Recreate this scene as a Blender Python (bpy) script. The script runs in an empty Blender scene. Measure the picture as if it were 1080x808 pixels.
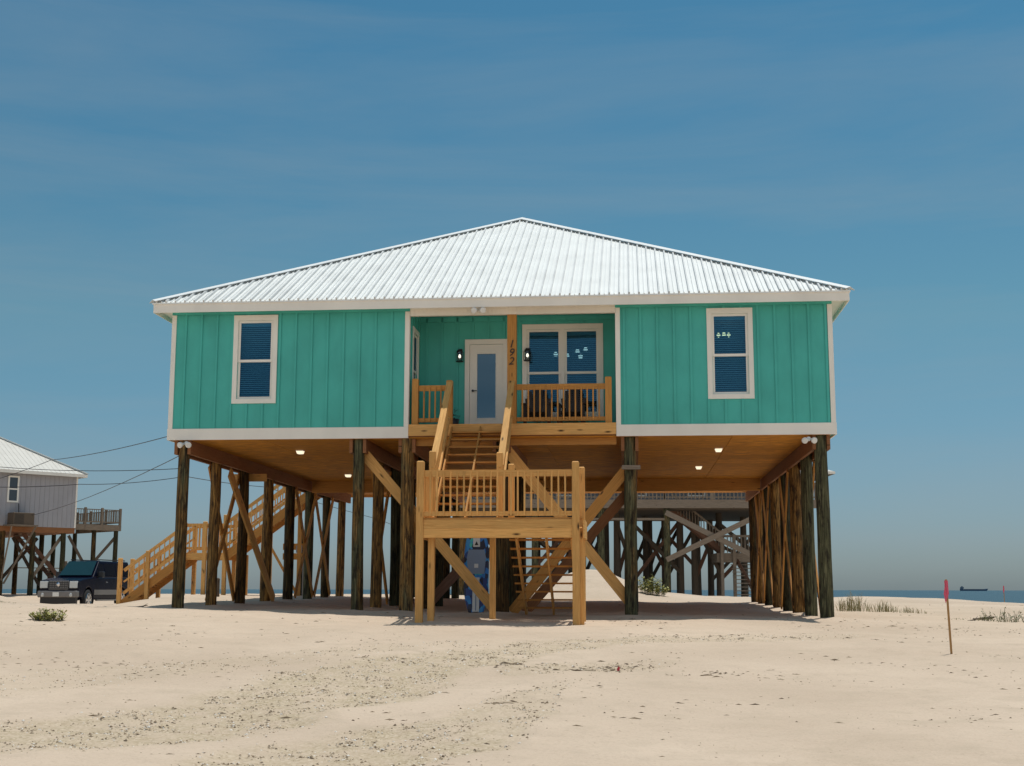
import bpy, math, random
from mathutils import Vector, Matrix, noise
from bisect import bisect
RND = random.Random(11)
scene = bpy.context.scene
COL = scene.collection
R_ = math.radians

# ------------------------------------------------------------------ helpers
class MB:
    """collects shapes, then links them as ONE mesh object"""
    def __init__(s):
        s.v = []; s.f = []; s.uv = []; s.mi = []; s.sm = []
    def add(s, verts, faces, uvs, mi=0, smooth=False):
        b = len(s.v); s.v.extend([tuple(p) for p in verts])
        for f, u in zip(faces, uvs):
            s.f.append([i + b for i in f]); s.uv.append(u); s.mi.append(mi); s.sm.append(smooth)
        return s
    def frame(s, o, ax, ay, az, lx, ly, lz, mi=0):
        """box from corner o along unit axes; uv runs along the longest side"""
        o = Vector(o); ax = Vector(ax) * lx; ay = Vector(ay) * ly; az = Vector(az) * lz
        P = [o, o+ax, o+ax+ay, o+ay, o+az, o+ax+az, o+ax+ay+az, o+ay+az]
        L = [lx, ly, lz]; k = max(range(3), key=lambda i: L[i])
        a, b = RND.uniform(0, 50), RND.uniform(0, 50)
        C = [(0,0,0),(lx,0,0),(lx,ly,0),(0,ly,0),(0,0,lz),(lx,0,lz),(lx,ly,lz),(0,ly,lz)]
        F = [(0,3,2,1),(4,5,6,7),(0,1,5,4),(1,2,6,5),(2,3,7,6),(3,0,4,7)]
        nrm = [2,2,1,0,1,0]; U = []
        for f, n in zip(F, nrm):
            if n == k:
                i, j = [q for q in range(3) if q != n]; U.append([(a + C[q][i]*.3, b + C[q][j]) for q in f])
            else:
                j = [q for q in range(3) if q not in (n, k)][0]
                U.append([(a + C[q][k], b + n*.37 + C[q][j]) for q in f])
        return s.add(P, F, U, mi)
    def box(s, x0, x1, y0, y1, z0, z1, mi=0):
        return s.frame((min(x0,x1), min(y0,y1), min(z0,z1)), (1,0,0), (0,1,0), (0,0,1), abs(x1-x0), abs(y1-y0), abs(z1-z0), mi)
    def beam(s, p, q, w, h, side=None, mi=0):
        """bar from p to q; w across the horizontal side direction, h across the other"""
        p = Vector(p); q = Vector(q); d = (q - p); L = d.length; d.normalize()
        sd = Vector(side) if side else d.cross(Vector((0,0,1)))
        if sd.length < 1e-5: sd = Vector((1,0,0))
        sd = (sd - d*sd.dot(d)).normalized(); up = sd.cross(d)
        return s.frame(p - sd*w/2 - up*h/2, d, sd, up, L, w, h, mi)
    def post(s, x, y, z0, z1, w, cham=.02, mi=0):
        s.box(x-w/2, x+w/2, y-w/2, y+w/2, z0, z1-cham, mi)
        b = w/2; c = w/2 - cham
        V = [(x-b,y-b,z1-cham),(x+b,y-b,z1-cham),(x+b,y+b,z1-cham),(x-b,y+b,z1-cham),(x-c,y-c,z1),(x+c,y-c,z1),(x+c,y+c,z1),(x-c,y+c,z1)]
        F = [(4,5,6,7),(0,1,5,4),(1,2,6,5),(2,3,7,6),(3,0,4,7)]
        return s.add(V, F, [[(i*.1, j*.1) for i, j in ((0,0),(1,0),(1,1),(0,1))]]*5, mi)
    def cyl(s, p, q, r0, r1=None, n=12, mi=0, rings=1, jit=0, smooth=True, caps=True):
        r1 = r0 if r1 is None else r1
        p = Vector(p); q = Vector(q); d = q - p; L = d.length; d.normalize()
        a = d.orthogonal().normalized(); b = d.cross(a)
        u0, v0 = RND.uniform(0, 50), RND.uniform(0, 50)
        V = []; ph = RND.uniform(0, 9)
        for k in range(rings+1):
            t = k / rings; r = r0 + (r1-r0)*t
            off = Vector((noise.noise((ph, t*2.2, 1)), noise.noise((ph, t*2.2, 7)), 0)) * jit
            for i in range(n):
                an = 2*math.pi*i/n
                rr = r * (1 + (noise.noise((math.cos(an)*1.3+ph, math.sin(an)*1.3, t*L*.8)) * jit * 2.5 if jit else 0))
                V.append(p + d*L*t + off + (a*math.cos(an) + b*math.sin(an))*rr)
        F = []; U = []; cir = 2*math.pi*max(r0, r1)
        for k in range(rings):
            for i in range(n):
                j = (i+1) % n
                F.append((k*n+i, k*n+j, (k+1)*n+j, (k+1)*n+i))
                U.append([(u0+L*k/rings, v0+cir*i/n), (u0+L*k/rings, v0+cir*(i+1)/n), (u0+L*(k+1)/rings, v0+cir*(i+1)/n), (u0+L*(k+1)/rings, v0+cir*i/n)])
        s.add(V, F, U, mi, smooth)
        if caps:
            s.add(V[:n], [tuple(reversed(range(n)))], [[(u0, v0+i*.02) for i in range(n)]], mi)
            s.add(V[-n:], [tuple(range(n))], [[(u0, v0+i*.02) for i in range(n)]], mi)
        return s
    def prism(s, pts, o, ax, ay, dep, mi=0):
        """outline pts in the ax/ay plane pushed along the vector dep"""
        o = Vector(o); ax = Vector(ax); ay = Vector(ay); dep = Vector(dep); n = len(pts)
        A = [o + ax*x + ay*y for x, y in pts]; B = [p + dep for p in A]
        F = [tuple(reversed(range(n))), tuple(range(n, 2*n))]; U = [[pts[i] for i in reversed(range(n))], list(pts)]
        for i in range(n):
            j = (i+1) % n; F.append((i, j, n+j, n+i)); e = (B[i]-A[i]).length
            l = (A[j]-A[i]).length; U.append([(0,0),(l,0),(l,e),(0,e)])
        return s.add(A+B, F, U, mi)
    def sheet(s, pts, mi=0):
        pts = [Vector(p) for p in pts]; o = pts[0]; a = (pts[1]-o).normalized()
        b = (pts[-1]-o); b = (b - a*b.dot(a)).normalized()
        return s.add(pts, [tuple(range(len(pts)))], [[((p-o).dot(a), (p-o).dot(b)) for p in pts]], mi)
    def lathe(s, prof, c, n=16, mi=0, axis=(0,0,1)):
        c = Vector(c); d = Vector(axis).normalized(); a = d.orthogonal().normalized(); b = d.cross(a); V = []; F = []; U = []
        for r, z in prof:
            for i in range(n):
                an = 2*math.pi*i/n; V.append(c + d*z + (a*math.cos(an)+b*math.sin(an))*r)
        for k in range(len(prof)-1):
            for i in range(n):
                j = (i+1) % n; F.append((k*n+i, k*n+j, (k+1)*n+j, (k+1)*n+i)); U.append([(k,i),(k,i+1),(k+1,i+1),(k+1,i)])
        return s.add(V, F, U, mi, True)
    def build(s, name, mats, parent=None, off=None, bevel=0, label=None):
        me = bpy.data.meshes.new(name)
        o3 = Vector(off) if off is not None else Vector(parent.get('_off', (0,0,0))) if parent else Vector((0,0,0))
        if parent and '_off' in parent.keys(): o3 = Vector(parent['_off'])
        me.from_pydata([tuple(Vector(p) - o3) for p in s.v], [], s.f)
        ul = me.uv_layers.new(name='UVMap'); i = 0
        for u in s.uv:
            for c in u: ul.data[i].uv = c; i += 1
        for m in (mats if isinstance(mats, (list, tuple)) else [mats]): me.materials.append(m)
        for p, mi, sm in zip(me.polygons, s.mi, s.sm): p.material_index = mi; p.use_smooth = sm
        me.update()
        o = bpy.data.objects.new(name, me); COL.objects.link(o)
        if parent: o.parent = parent
        if parent and '_off' in parent.keys(): o['_off'] = parent['_off']
        if bevel:
            b = o.modifiers.new('bevel', 'BEVEL'); b.width = bevel; b.segments = 2; b.limit_method = 'ANGLE'
        if label: o['label'] = label
        return o

def tag(o, label, cat, group=None, kind=None):
    if label: o['label'] = label
    if cat: o['category'] = cat
    if group: o['group'] = group
    if kind: o['kind'] = kind
    return o
def thing(name, label, cat, loc=(0,0,0), rz=0, group=None, off=None):
    o = bpy.data.objects.new(name, None); COL.objects.link(o)
    o.location = loc; o.rotation_euler = (0,0,rz); o.empty_display_size = .3
    if off is not None: o['_off'] = tuple(off)
    return tag(o, label, cat, group)
def copy_tree(o, parent=None):
    c = o.copy(); COL.objects.link(c)
    if parent: c.parent = parent
    for ch in [x for x in list(o.children)]: copy_tree(ch, c)
    return c

# ------------------------------------------------------------------ materials
def new_mat(name):
    m = bpy.data.materials.new(name); m.use_nodes = True; nt = m.node_tree
    return m, nt, nt.nodes['Principled BSDF']
def N(nt, t, **kw):
    n = nt.nodes.new(t)
    for k, v in kw.items():
        if k in n.inputs.keys() if hasattr(n.inputs, 'keys') else False: n.inputs[k].default_value = v
        else: setattr(n, k, v)
    return n
def ramp(nt, fac, stops):
    r = nt.nodes.new('ShaderNodeValToRGB'); e = r.color_ramp.elements
    while len(e) < len(stops): e.new(.5)
    for el, (p, c) in zip(e, stops): el.position = p; el.color = (*c, 1) if len(c) == 3 else c
    nt.links.new(fac, r.inputs[0]); return r.outputs[0]
def mix(nt, a, b, fac, mode='MIX'):
    m = nt.nodes.new('ShaderNodeMix'); m.data_type = 'RGBA'; m.blend_type = mode
    for s, v in ((m.inputs[0], fac), (m.inputs[6], a), (m.inputs[7], b)):
        if hasattr(v, 'is_linked') or isinstance(v, bpy.types.NodeSocket): nt.links.new(v, s)
        elif isinstance(v, (int, float)): s.default_value = v
        else: s.default_value = (*v, 1)
    return m.outputs[2]
def mapped(nt, coord, scale, loc=(0,0,0)):
    tc = nt.nodes.new('ShaderNodeTexCoord'); mp = nt.nodes.new('ShaderNodeMapping')
    nt.links.new(tc.outputs[coord], mp.inputs[0]); mp.inputs['Scale'].default_value = scale; mp.inputs['Location'].default_value = loc
    return mp.outputs[0]
def nz(nt, vec, scale, detail=4, rough=.55, dist=0):
    n = nt.nodes.new('ShaderNodeTexNoise'); nt.links.new(vec, n.inputs['Vector'])
    n.inputs['Scale'].default_value = scale; n.inputs['Detail'].default_value = detail; n.inputs['Roughness'].default_value = rough; n.inputs['Distortion'].default_value = dist
    return n.outputs['Fac']
def bump(nt, bsdf, h, strength, dist=.02, prev=None):
    b = nt.nodes.new('ShaderNodeBump'); b.inputs['Strength'].default_value = strength; b.inputs['Distance'].default_value = dist
    nt.links.new(h, b.inputs['Height'])
    if prev: nt.links.new(prev, b.inputs['Normal'])
    if bsdf: nt.links.new(b.outputs[0], bsdf.inputs['Normal'])
    return b.outputs[0]
def wood(name, dark, light, knots=.0, rough=.75, var=.25, weather=None, wz=0):
    m, nt, b = new_mat(name); L = nt.links
    uv = mapped(nt, 'UV', (1.4, 22, 1)); g = nz(nt, uv, 1.6, 5, .6, .6)
    col = ramp(nt, g, [(.3, dark), (.72, light)])
    blot = nz(nt, mapped(nt, 'UV', (.9, 3.5, 1)), 1.3, 3)
    col = mix(nt, col, tuple(c*.72 for c in light), ramp(nt, blot, [(.42,(0,0,0)),(.75,(1,1,1))]))
    oi = nt.nodes.new('ShaderNodeObjectInfo')
    ge = nt.nodes.new('ShaderNodeNewGeometry'); av = nt.nodes.new('ShaderNodeMath'); av.operation = 'MULTIPLY_ADD'; L.new(oi.outputs['Random'], av.inputs[0]); av.inputs[1].default_value = .5
    a2 = nt.nodes.new('ShaderNodeMath'); a2.operation = 'MULTIPLY'; L.new(ge.outputs['Random Per Island'], a2.inputs[0]); a2.inputs[1].default_value = .5; L.new(a2.outputs[0], av.inputs[2])
    vr = ramp(nt, av.outputs[0], [(0,(1-var,1-var*1.1,1-var*1.25)),(.55,(1,1,1)),(1,(1+var*.35,1+var*.2,1+var*.05))])
    col = mix(nt, col, vr, 1.0, 'MULTIPLY')
    if knots:
        v = nt.nodes.new('ShaderNodeTexVoronoi'); v.inputs['Scale'].default_value = 1.0; v.inputs['Randomness'].default_value = 1
        L.new(mapped(nt, 'UV', (1.7, 5.5, 1), (3.3,1.2,0)), v.inputs['Vector'])
        k = ramp(nt, v.outputs['Distance'], [(.05,(1,1,1)),(.16*knots+.05,(0,0,0))])
        col = mix(nt, col, (.06,.03,.012), k)
    if weather:
        wv = nz(nt, mapped(nt, 'UV', (2.2, 5, 1)), 1.1, 4)
        col = mix(nt, col, weather, ramp(nt, wv, [(.4,(0,0,0)),(.62,(wz,wz,wz))]))
    L.new(col, b.inputs['Base Color']); b.inputs['Roughness'].default_value = rough; b.inputs['Specular IOR Level'].default_value = .25
    bump(nt, b, g, .35, .006)
    return m
def pile_wood(name='timber_pile', shift=-.22, gain=1.0):
    m, nt, b = new_mat(name); L = nt.links
    g = nz(nt, mapped(nt, 'UV', (.8, 26, 1)), 1.5, 6, .68, .8)
    col = ramp(nt, g, [(.34,(.018,.011,.006)),(.5,(.11,.06,.02)),(.66,(.36,.205,.062))])
    grn = ramp(nt, g, [(.34,(.015,.015,.009)),(.52,(.075,.073,.038)),(.70,(.205,.185,.10))])
    oi = nt.nodes.new('ShaderNodeObjectInfo')
    bl = nz(nt, mapped(nt, 'UV', (.55, 2.2, 1)), 1.4, 4, .6)
    ad = nt.nodes.new('ShaderNodeMath'); ad.operation = 'ADD'; L.new(bl, ad.inputs[0])
    sc_ = nt.nodes.new('ShaderNodeMath'); sc_.operation = 'MULTIPLY_ADD'; L.new(oi.outputs['Random'], sc_.inputs[0]); sc_.inputs[1].default_value = .45; sc_.inputs[2].default_value = shift
    L.new(sc_.outputs[0], ad.inputs[1])
    col = mix(nt, col, grn, ramp(nt, ad.outputs[0], [(.40,(0,0,0)),(.58,(1,1,1))]))
    dk = nz(nt, mapped(nt, 'UV', (1.6, 7, 1), (7,3,0)), 1.2, 5, .65)
    col = mix(nt, col, (.014,.010,.008), ramp(nt, dk, [(.50,(0,0,0)),(.62,(.85,.85,.85))]))
    v = nt.nodes.new('ShaderNodeTexVoronoi'); L.new(mapped(nt, 'UV', (1.5, 4.5, 1)), v.inputs['Vector'])
    v.inputs['Scale'].default_value = 1
    col = mix(nt, col, (.02,.012,.008), ramp(nt, v.outputs['Distance'], [(.05,(1,1,1)),(.15,(0,0,0))]))
    col = mix(nt, col, (gain, gain, gain), 1.0, 'MULTIPLY')
    L.new(col, b.inputs['Base Color']); b.inputs['Roughness'].default_value = .85; b.inputs['Specular IOR Level'].default_value = .2
    n1 = bump(nt, None, g, .8, .02); bump(nt, b, dk, .6, .03, n1)
    return m
def paint(name, col, rough=.55, dirt=.1, spec=.3, grain=True, metal=0, coord='Object'):
    m, nt, b = new_mat(name)
    n = nz(nt, mapped(nt, coord, (1,1,.6)), 1.3, 5)
    c = mix(nt, col, tuple(x*(1-dirt*2.2) for x in col), ramp(nt, n, [(.4,(0,0,0)),(.8,(1,1,1))]))
    nt.links.new(c, b.inputs['Base Color']); b.inputs['Roughness'].default_value = rough; b.inputs['Specular IOR Level'].default_value = spec; b.inputs['Metallic'].default_value = metal
    if grain: bump(nt, b, nz(nt, mapped(nt, coord, (60,60,6)), 1, 3), .12, .004)
    return m
def plain(name, col, rough=.5, metal=0, spec=.5, emit=0, ecol=None):
    m, nt, b = new_mat(name)
    n = nz(nt, mapped(nt, 'Object', (1,1,1)), 3.0, 3)
    c = mix(nt, tuple(x*.88 for x in col), col, n); nt.links.new(c, b.inputs['Base Color'])
    b.inputs['Roughness'].default_value = rough; b.inputs['Metallic'].default_value = metal; b.inputs['Specular IOR Level'].default_value = spec
    if emit: b.inputs['Emission Color'].default_value = (*(ecol or col), 1); b.inputs['Emission Strength'].default_value = emit
    return m
def glass(name, tint, refl, fac):
    m, nt, b = new_mat(name); nt.nodes.remove(b); L = nt.links; out = nt.nodes['Material Output']
    t = nt.nodes.new('ShaderNodeBsdfTransparent'); t.inputs[0].default_value = (*tint, 1)
    g = nt.nodes.new('ShaderNodeBsdfGlossy'); g.inputs['Color'].default_value = (*refl, 1); g.inputs['Roughness'].default_value = .03
    bump(nt, g, nz(nt, mapped(nt, 'Object', (1,1,1)), 1.2, 2), .02, .02) if False else None
    mx = nt.nodes.new('ShaderNodeMixShader'); mx.inputs[0].default_value = fac
    L.new(t.outputs[0], mx.inputs[1]); L.new(g.outputs[0], mx.inputs[2]); L.new(mx.outputs[0], out.inputs[0])
    return m

TEAL = paint('teal_paint', (.080,.485,.42), .5, .10)
WHITE = paint('white_trim_paint', (.88,.845,.77), .5, .05)
ROOF = paint('white_roof_metal', (.84,.86,.845), .42, .05, .4, False)
PINE = wood('fresh_pine', (.58,.29,.085), (.87,.505,.175), .85, .7, .34)
PINE_D = wood('treated_pine', (.42,.19,.05), (.64,.32,.085), .7, .7, .36)
PLY = wood('plywood', (.44,.175,.02), (.97,.43,.04), .9, .75, .34, (.42,.17,.025), .8)
BEAMW = wood('treated_beam', (.22,.085,.035), (.34,.16,.07), .4, .75, .3)
OLDW = wood('weathered_timber', (.15,.115,.085), (.31,.255,.20), .25, .85, .4)
DARKW = wood('dark_old_timber', (.07,.052,.04), (.14,.11,.08), .2, .85, .4)
BROWNW = wood('brown_old_timber', (.14,.07,.045), (.22,.125,.085), .2, .85, .35)
PILE = pile_wood('timber_pile', -.20, .62); PILE_G = pile_wood('greenish_pile', -.04, 1.25); PILE_B = pile_wood('brown_pile', -.46, 1.7)
BLACK = plain('black_metal', (.012,.012,.014), .4)
DARKCHAIR = plain('dark_brown_slats', (.025,.014,.012), .55)
WPLASTIC = plain('white_plastic', (.8,.8,.77), .4)
BULB = plain('lit_bulb', (.9,.88,.8), .4, 0, .5, 1.3, (1,.9,.72))
WARMBULB = plain('warm_lit_bulb', (.9,.7,.4), .4, 0, .5, 3.0, (1,.66,.3))
PANE = glass('window_glass', (.48,.68,.78), (.16,.44,.66), .10)
DGLASS = glass('door_glass', (.40,.50,.55), (.42,.60,.72), .20)
BLIND = plain('window_blind_slats', (.86,.92,.93), .6)
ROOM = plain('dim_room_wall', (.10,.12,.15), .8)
CONCRETE = plain('grey_box', (.3,.3,.31), .6)

# ------------------------------------------------------------------ terrain
PY = [(-500,0),(9.5,0),(12.5,.03),(16,.2),(22,.57),(28,.92),(31.5,.98),(36,1.02),(50,1.2),(70,1.25),(100,1.25),(160,1.2)]
def P_(y):
    i = max(0, min(len(PY)-2, bisect([p[0] for p in PY], y)-1)); (a, za), (b, zb) = PY[i], PY[i+1]
    return za + (zb-za)*max(0, min(1, (y-a)/(b-a)))
def sstep(t): t = max(0, min(1, t)); return t*t*(3-2*t)
def G(x, y, cx, cy, sx, sy): return math.exp(-((x-cx)/sx)**2 - ((y-cy)/sy)**2)
def lerp_line(pts, y):
    for (a, xa), (b, xb) in zip(pts, pts[1:]):
        if a <= y <= b: return xa + (xb-xa)*(y-a)/(b-a)
    return None
BANDS = [  # shell gravel strips of the old vehicle track: (x, y, half width, strength)
    [(-6.5,13.2,1.3,.7),(-4.4,14.2,1.3,1),(-3.2,15.4,1.25,1),(-2.3,17.8,1.4,1),(-1.2,20.8,1.2,1),(1.0,23.4,.8,.8),(3.6,24.6,.6,.6),(6.6,25.2,.5,.25)],
    [(-1.9,12.2,1.2,1),(-1.1,13.5,1.0,1),(-.35,14.8,.7,.8),(.15,16.6,.45,.5),(.6,18.2,.3,.2)],
    [(-8,16.5,1.2,.25),(-5.4,19.5,1.0,.3),(-2.6,22.3,.8,.35),(-.5,23.6,.5,.2)],
    [(.2,19.4,.5,.6),(.75,20.3,.6,.7),(1.5,20.0,.5,.55),(2.2,20.6,.45,.3)],
    [(2.5,24.5,.5,.35),(4.2,25.0,.8,.4),(6.0,24.6,.5,.2)],
]
def gravel(x, y):
    best = 0
    if not (9 < y < 30 and -12 < x < 10): return 0
    for B in BANDS:
        for (x0,y0,w0,s0),(x1,y1,w1,s1) in zip(B, B[1:]):
            dx, dy = x1-x0, y1-y0; t = max(0, min(1, ((x-x0)*dx+(y-y0)*dy)/(dx*dx+dy*dy)))
            d = math.hypot(x-x0-dx*t, y-y0-dy*t); w = w0+(w1-w0)*t; s = s0+(s1-s0)*t
            d += .30*w*noise.noise((x*.9, y*.9, 6.5)) + .12*noise.noise((x*2.6, y*2.6, 2.5))
            best = max(best, s*(1-sstep((d/w-.70)/.38)))
    return best
LUMPS = [(.07,19.8,.32,.10),(.0,14.6,.30,.05),(1.35,20.9,.4,.06),(-.7,19.6,.35,.05),(2.0,20.0,.3,.05),(4.4,25.2,.6,.06),(-4.6,22.4,.6,.06),(8.6,27.8,.6,.07),(6.4,22.5,.5,.04)]
MOUNDS = {}
for u_ in (-7.85, -3.4, 3.3, 7.87, -2.17, .17):
    for k_ in range(8 if abs(u_) > 3 else 3):
        v_ = .2+2.6*k_; px_ = -.4306+u_*math.cos(.0909)+v_*math.sin(.0909); py_ = 31.8844-u_*math.sin(.0909)+v_*math.cos(.0909)
        for i_ in (-1,0,1):
            for j_ in (-1,0,1): MOUNDS.setdefault((int(px_//1.5)+i_, int(py_//1.5)+j_), []).append((px_+.1*math.sin(k_*3+u_), py_-.08))
def terr(x, y, detail=True):
    z = sum(P_(y+k) for k in (-1.6,-.8,0,.8,1.6))/5
    w = sstep((y-20)/12) * (1 - sstep((y-60)/20))
    z += w * (-.012*max(-12, min(12, x)) + .02)
    z += .72*G(x, y, -26.5, 61, 3.4, 5) + .45*G(x, y, -34, 60, 7, 7)
    z -= .38*G(x, y, -21.5, 66.5, 4.2, 6.0)
    if 30 < y < 54:
        for (mx, my) in MOUNDS.get((int(x//1.5), int(y//1.5)), ()): z += .055*math.exp(-((x-mx)**2+(y-my)**2)/.18)
    z += 1.35*G(x, y, 3.6, 63, 2.3, 5.5) + .25*G(x, y, 7.5, 64, 2.5, 5)
    z += .22*G(x, y, 17, 60, 5, 6) - .25*sstep((x-14)/16)*sstep((y-34)/20)
    z += .10*G(x, y, -9, 30.2, 3.5, 1.6)
    z -= .46*sstep((-9.2-x)/4)*sstep((y-31)/3.5)*(1-sstep((y-42)/9)) + .40*sstep((-12.6-x)/3)*sstep((y-42)/9)*(1-sstep((y-72)/10))
    ye = 98 - 34*sstep((x-9)/6)
    z -= 5.2*sstep((y-ye)/30)
    if y > 300: z = -6
    if detail and 6 < y < 110 and abs(x) < 70:
        a = .055*noise.noise((x*.32, y*.45, 3.1)) + .028*noise.noise((x*.95+4, y*1.3, 1.7))
        f = min(1, 45/max(y, 1)**1.05) if y > 34 else 1
        fine = 0
        if y < 40: fine = .011*noise.noise((x*3.1, y*4.2, 9)) + .006*noise.noise((x*8, y*9.5, 5))
        hf = .05*max(0, noise.noise((x*1.4+9, y*1.9, 2.2)))*G(x, y, -1, 30, 12, 2.2)
        g = gravel(x, y)
        for (lx, ly, lw, lh) in LUMPS:
            if abs(x-lx) < 1.2 and abs(y-ly) < .8: z += lh*math.exp(-((x-lx)/lw)**2-((y-ly)/(lw*.45))**2)*(.6+.8*noise.noise((x*5, y*5, 3)))
        z += a*(.6+.4*f) + fine*(1+1.8*g) + hf + g*.012*noise.noise((x*14, y*14, 2)) - .035*g + .13*g*(1-g)*(.5+noise.noise((x*.7, y*.7, 12)))
    return z
def axis(lo, hi, fine, a, b, grow):
    xs = [a]
    while xs[-1] < b: xs.append(xs[-1]+fine)
    s = fine
    while xs[-1] < hi: s *= grow; xs.append(xs[-1]+s)
    s = fine
    while xs[0] > lo: s *= grow; xs.insert(0, xs[0]-s)
    return xs
xs = axis(-900, 900, .12, -12, 12, 1.06); ys = axis(-700, 420, .12, 11, 35, 1.045)
V = [(x, y, terr(x, y)) for y in ys for x in xs]; nx = len(xs)
F = [(j*nx+i, j*nx+i+1, (j+1)*nx+i+1, (j+1)*nx+i) for j in range(len(ys)-1) for i in range(nx-1)]
me = bpy.data.meshes.new('sand'); me.from_pydata(V, [], F)
at_ = me.attributes.new('gravel', 'FLOAT', 'POINT')
at_.data.foreach_set('value', [gravel(x, y) for y in ys for x in xs])
me.polygons.foreach_set('use_smooth', [True]*len(F))
def sand_mat():
    m, nt, b = new_mat('beach_sand'); L = nt.links
    p = mapped(nt, 'Object', (1,1,1))
    big = nz(nt, p, .22, 4); med = nz(nt, mapped(nt, 'Object', (1,1.5,1)), 1.4, 6, .62); fin = nz(nt, p, 60, 3, .7); gra = nz(nt, p, 24, 4, .7)
    patch = ramp(nt, nz(nt, p, .45, 4, .6), [(.46,(0,0,0)),(.62,(1,1,1))])       # trampled patches
    col = mix(nt, (.54,.425,.322), (.635,.508,.392), ramp(nt, big, [(.35,(0,0,0)),(.65,(1,1,1))]))
    col = mix(nt, col, (.49,.395,.295), ramp(nt, med, [(.5,(0,0,0)),(.72,(.6,.6,.6))]))
    col = mix(nt, col, (.36,.28,.195), ramp(nt, gra, [(.52,(0,0,0)),(.78,(.55,.55,.55))]))
    col = mix(nt, col, (.70,.60,.48), ramp(nt, fin, [(.55,(0,0,0)),(.8,(.6,.6,.6))]))
    at = nt.nodes.new('ShaderNodeAttribute'); at.attribute_name = 'gravel'
    gn = nz(nt, p, 2.4, 6, .7)
    gm = nt.nodes.new('ShaderNodeMath'); gm.operation = 'MULTIPLY'; L.new(at.outputs['Fac'], gm.inputs[0]); L.new(ramp(nt, gn, [(.34,(.12,)*3),(.6,(.8,)*3)]), gm.inputs[1])
    vo = nt.nodes.new('ShaderNodeTexVoronoi'); vo.inputs['Scale'].default_value = 34; L.new(p, vo.inputs['Vector'])
    sp = ramp(nt, vo.outputs['Color'], [(.0,(.20,.145,.085)),(.3,(.38,.30,.19)),(.6,(.52,.425,.30)),(1,(.70,.60,.47))])
    col = mix(nt, col, mix(nt, sp, (.46,.375,.25), .35), gm.outputs[0])
    # stray dark specks of shell and wrack
    v2 = nt.nodes.new('ShaderNodeTexVoronoi'); v2.inputs['Scale'].default_value = 9; L.new(mapped(nt, 'Object', (1,1.3,1)), v2.inputs['Vector'])
    ms = nt.nodes.new('ShaderNodeMath'); ms.operation = 'MULTIPLY'; L.new(ramp(nt, v2.outputs['Distance'], [(.06,(1,1,1)),(.12,(0,0,0))]), ms.inputs[0]); L.new(ramp(nt, v2.outputs['Color'], [(.78,(0,0,0)),(.82,(.8,.8,.8))]), ms.inputs[1])
    col = mix(nt, col, (.17,.125,.08), ms.outputs[0])
    L.new(col, b.inputs['Base Color']); b.inputs['Roughness'].default_value = .95; b.inputs['Specular IOR Level'].default_value = .1
    n1 = bump(nt, None, med, .6, .06)
    rip = nz(nt, mapped(nt, 'Object', (4,9,4)), 1.0, 6, .7); n2 = bump(nt, None, rip, .7, .035, n1)
    tr = nt.nodes.new('ShaderNodeTexVoronoi'); tr.feature = 'SMOOTH_F1'; tr.inputs['Scale'].default_value = 3.2; L.new(mapped(nt, 'Object', (1,1,1)), tr.inputs['Vector'])
    tm = nt.nodes.new('ShaderNodeMath'); tm.operation = 'MULTIPLY'; L.new(tr.outputs['Distance'], tm.inputs[0]); L.new(patch, tm.inputs[1])
    n3 = bump(nt, None, tm.outputs[0], .75, .07, n2)
    n4 = bump(nt, None, gra, .55, .012, n3)
    bump(nt, b, fin, .4, .008, n4)
    return m
SAND = sand_mat(); me.materials.append(SAND)
sand = bpy.data.objects.new('sand_ground', me); COL.objects.link(sand); sand['kind'] = 'structure'

def pebble_field(name, spots, mats, label):
    V = []; F = []; mi = []
    for (x, y, r, m) in spots:
        z = terr(x, y) + r*.15; b = len(V); an = RND.uniform(0, 6.3); sq = RND.uniform(.5, 1); h = RND.uniform(.2, .5); ex = RND.choice((1,1,1,2.5,4)) if name == 'debris_and_shadow_slivers' else 1; ta = RND.uniform(-.35,.35)  # ex stretches some debris into dark slivers imitating grass blade shadows
        for k in range(5):
            t = an + k*1.2566; rr = r*RND.uniform(.7, 1.15)
            dx_ = math.cos(t)*rr*ex; dy_ = math.sin(t)*rr*sq/(1+.3*(ex-1)); V.append((x+dx_*math.cos(ta)-dy_*math.sin(ta), y+dx_*math.sin(ta)+dy_*math.cos(ta), z - r*.3))
        V.append((x+RND.uniform(-.3,.3)*r, y+RND.uniform(-.3,.3)*r, z+r*h))
        for k in range(5): F.append((b+k, b+(k+1) % 5, b+5)); mi.append(m)
    me = bpy.data.meshes.new(name); me.from_pydata(V, [], F)
    for m in mats: me.materials.append(m)
    me.polygons.foreach_set('material_index', mi)
    o = bpy.data.objects.new(name, me); COL.objects.link(o); o['kind'] = 'stuff'; o['label'] = label
    return o
SH = [plain('shell_dark', (.15,.105,.065), .8), plain('shell_brown', (.25,.18,.11), .8), plain('shell_tan', (.42,.33,.23), .8), plain('shell_white', (.74,.69,.62), .7)]
sp = []
while len(sp) < 15000:
    x = RND.uniform(-9, 8); y = RND.uniform(11.3, 26)
    g = gravel(x, y) * max(0, min(1, .5+1.9*noise.noise((x*2.1, y*2.1, 4))))
    if RND.random() < g: sp.append((x, y, RND.choice((.005,.007,.009,.012,.014,.02))*RND.uniform(.8,1.2), RND.choices((0,1,2,3),(2,3,3,2))[0]))
pebble_field('shell_gravel', sp, SH, 'broken shell gravel along the old vehicle track')
sp = []
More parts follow.
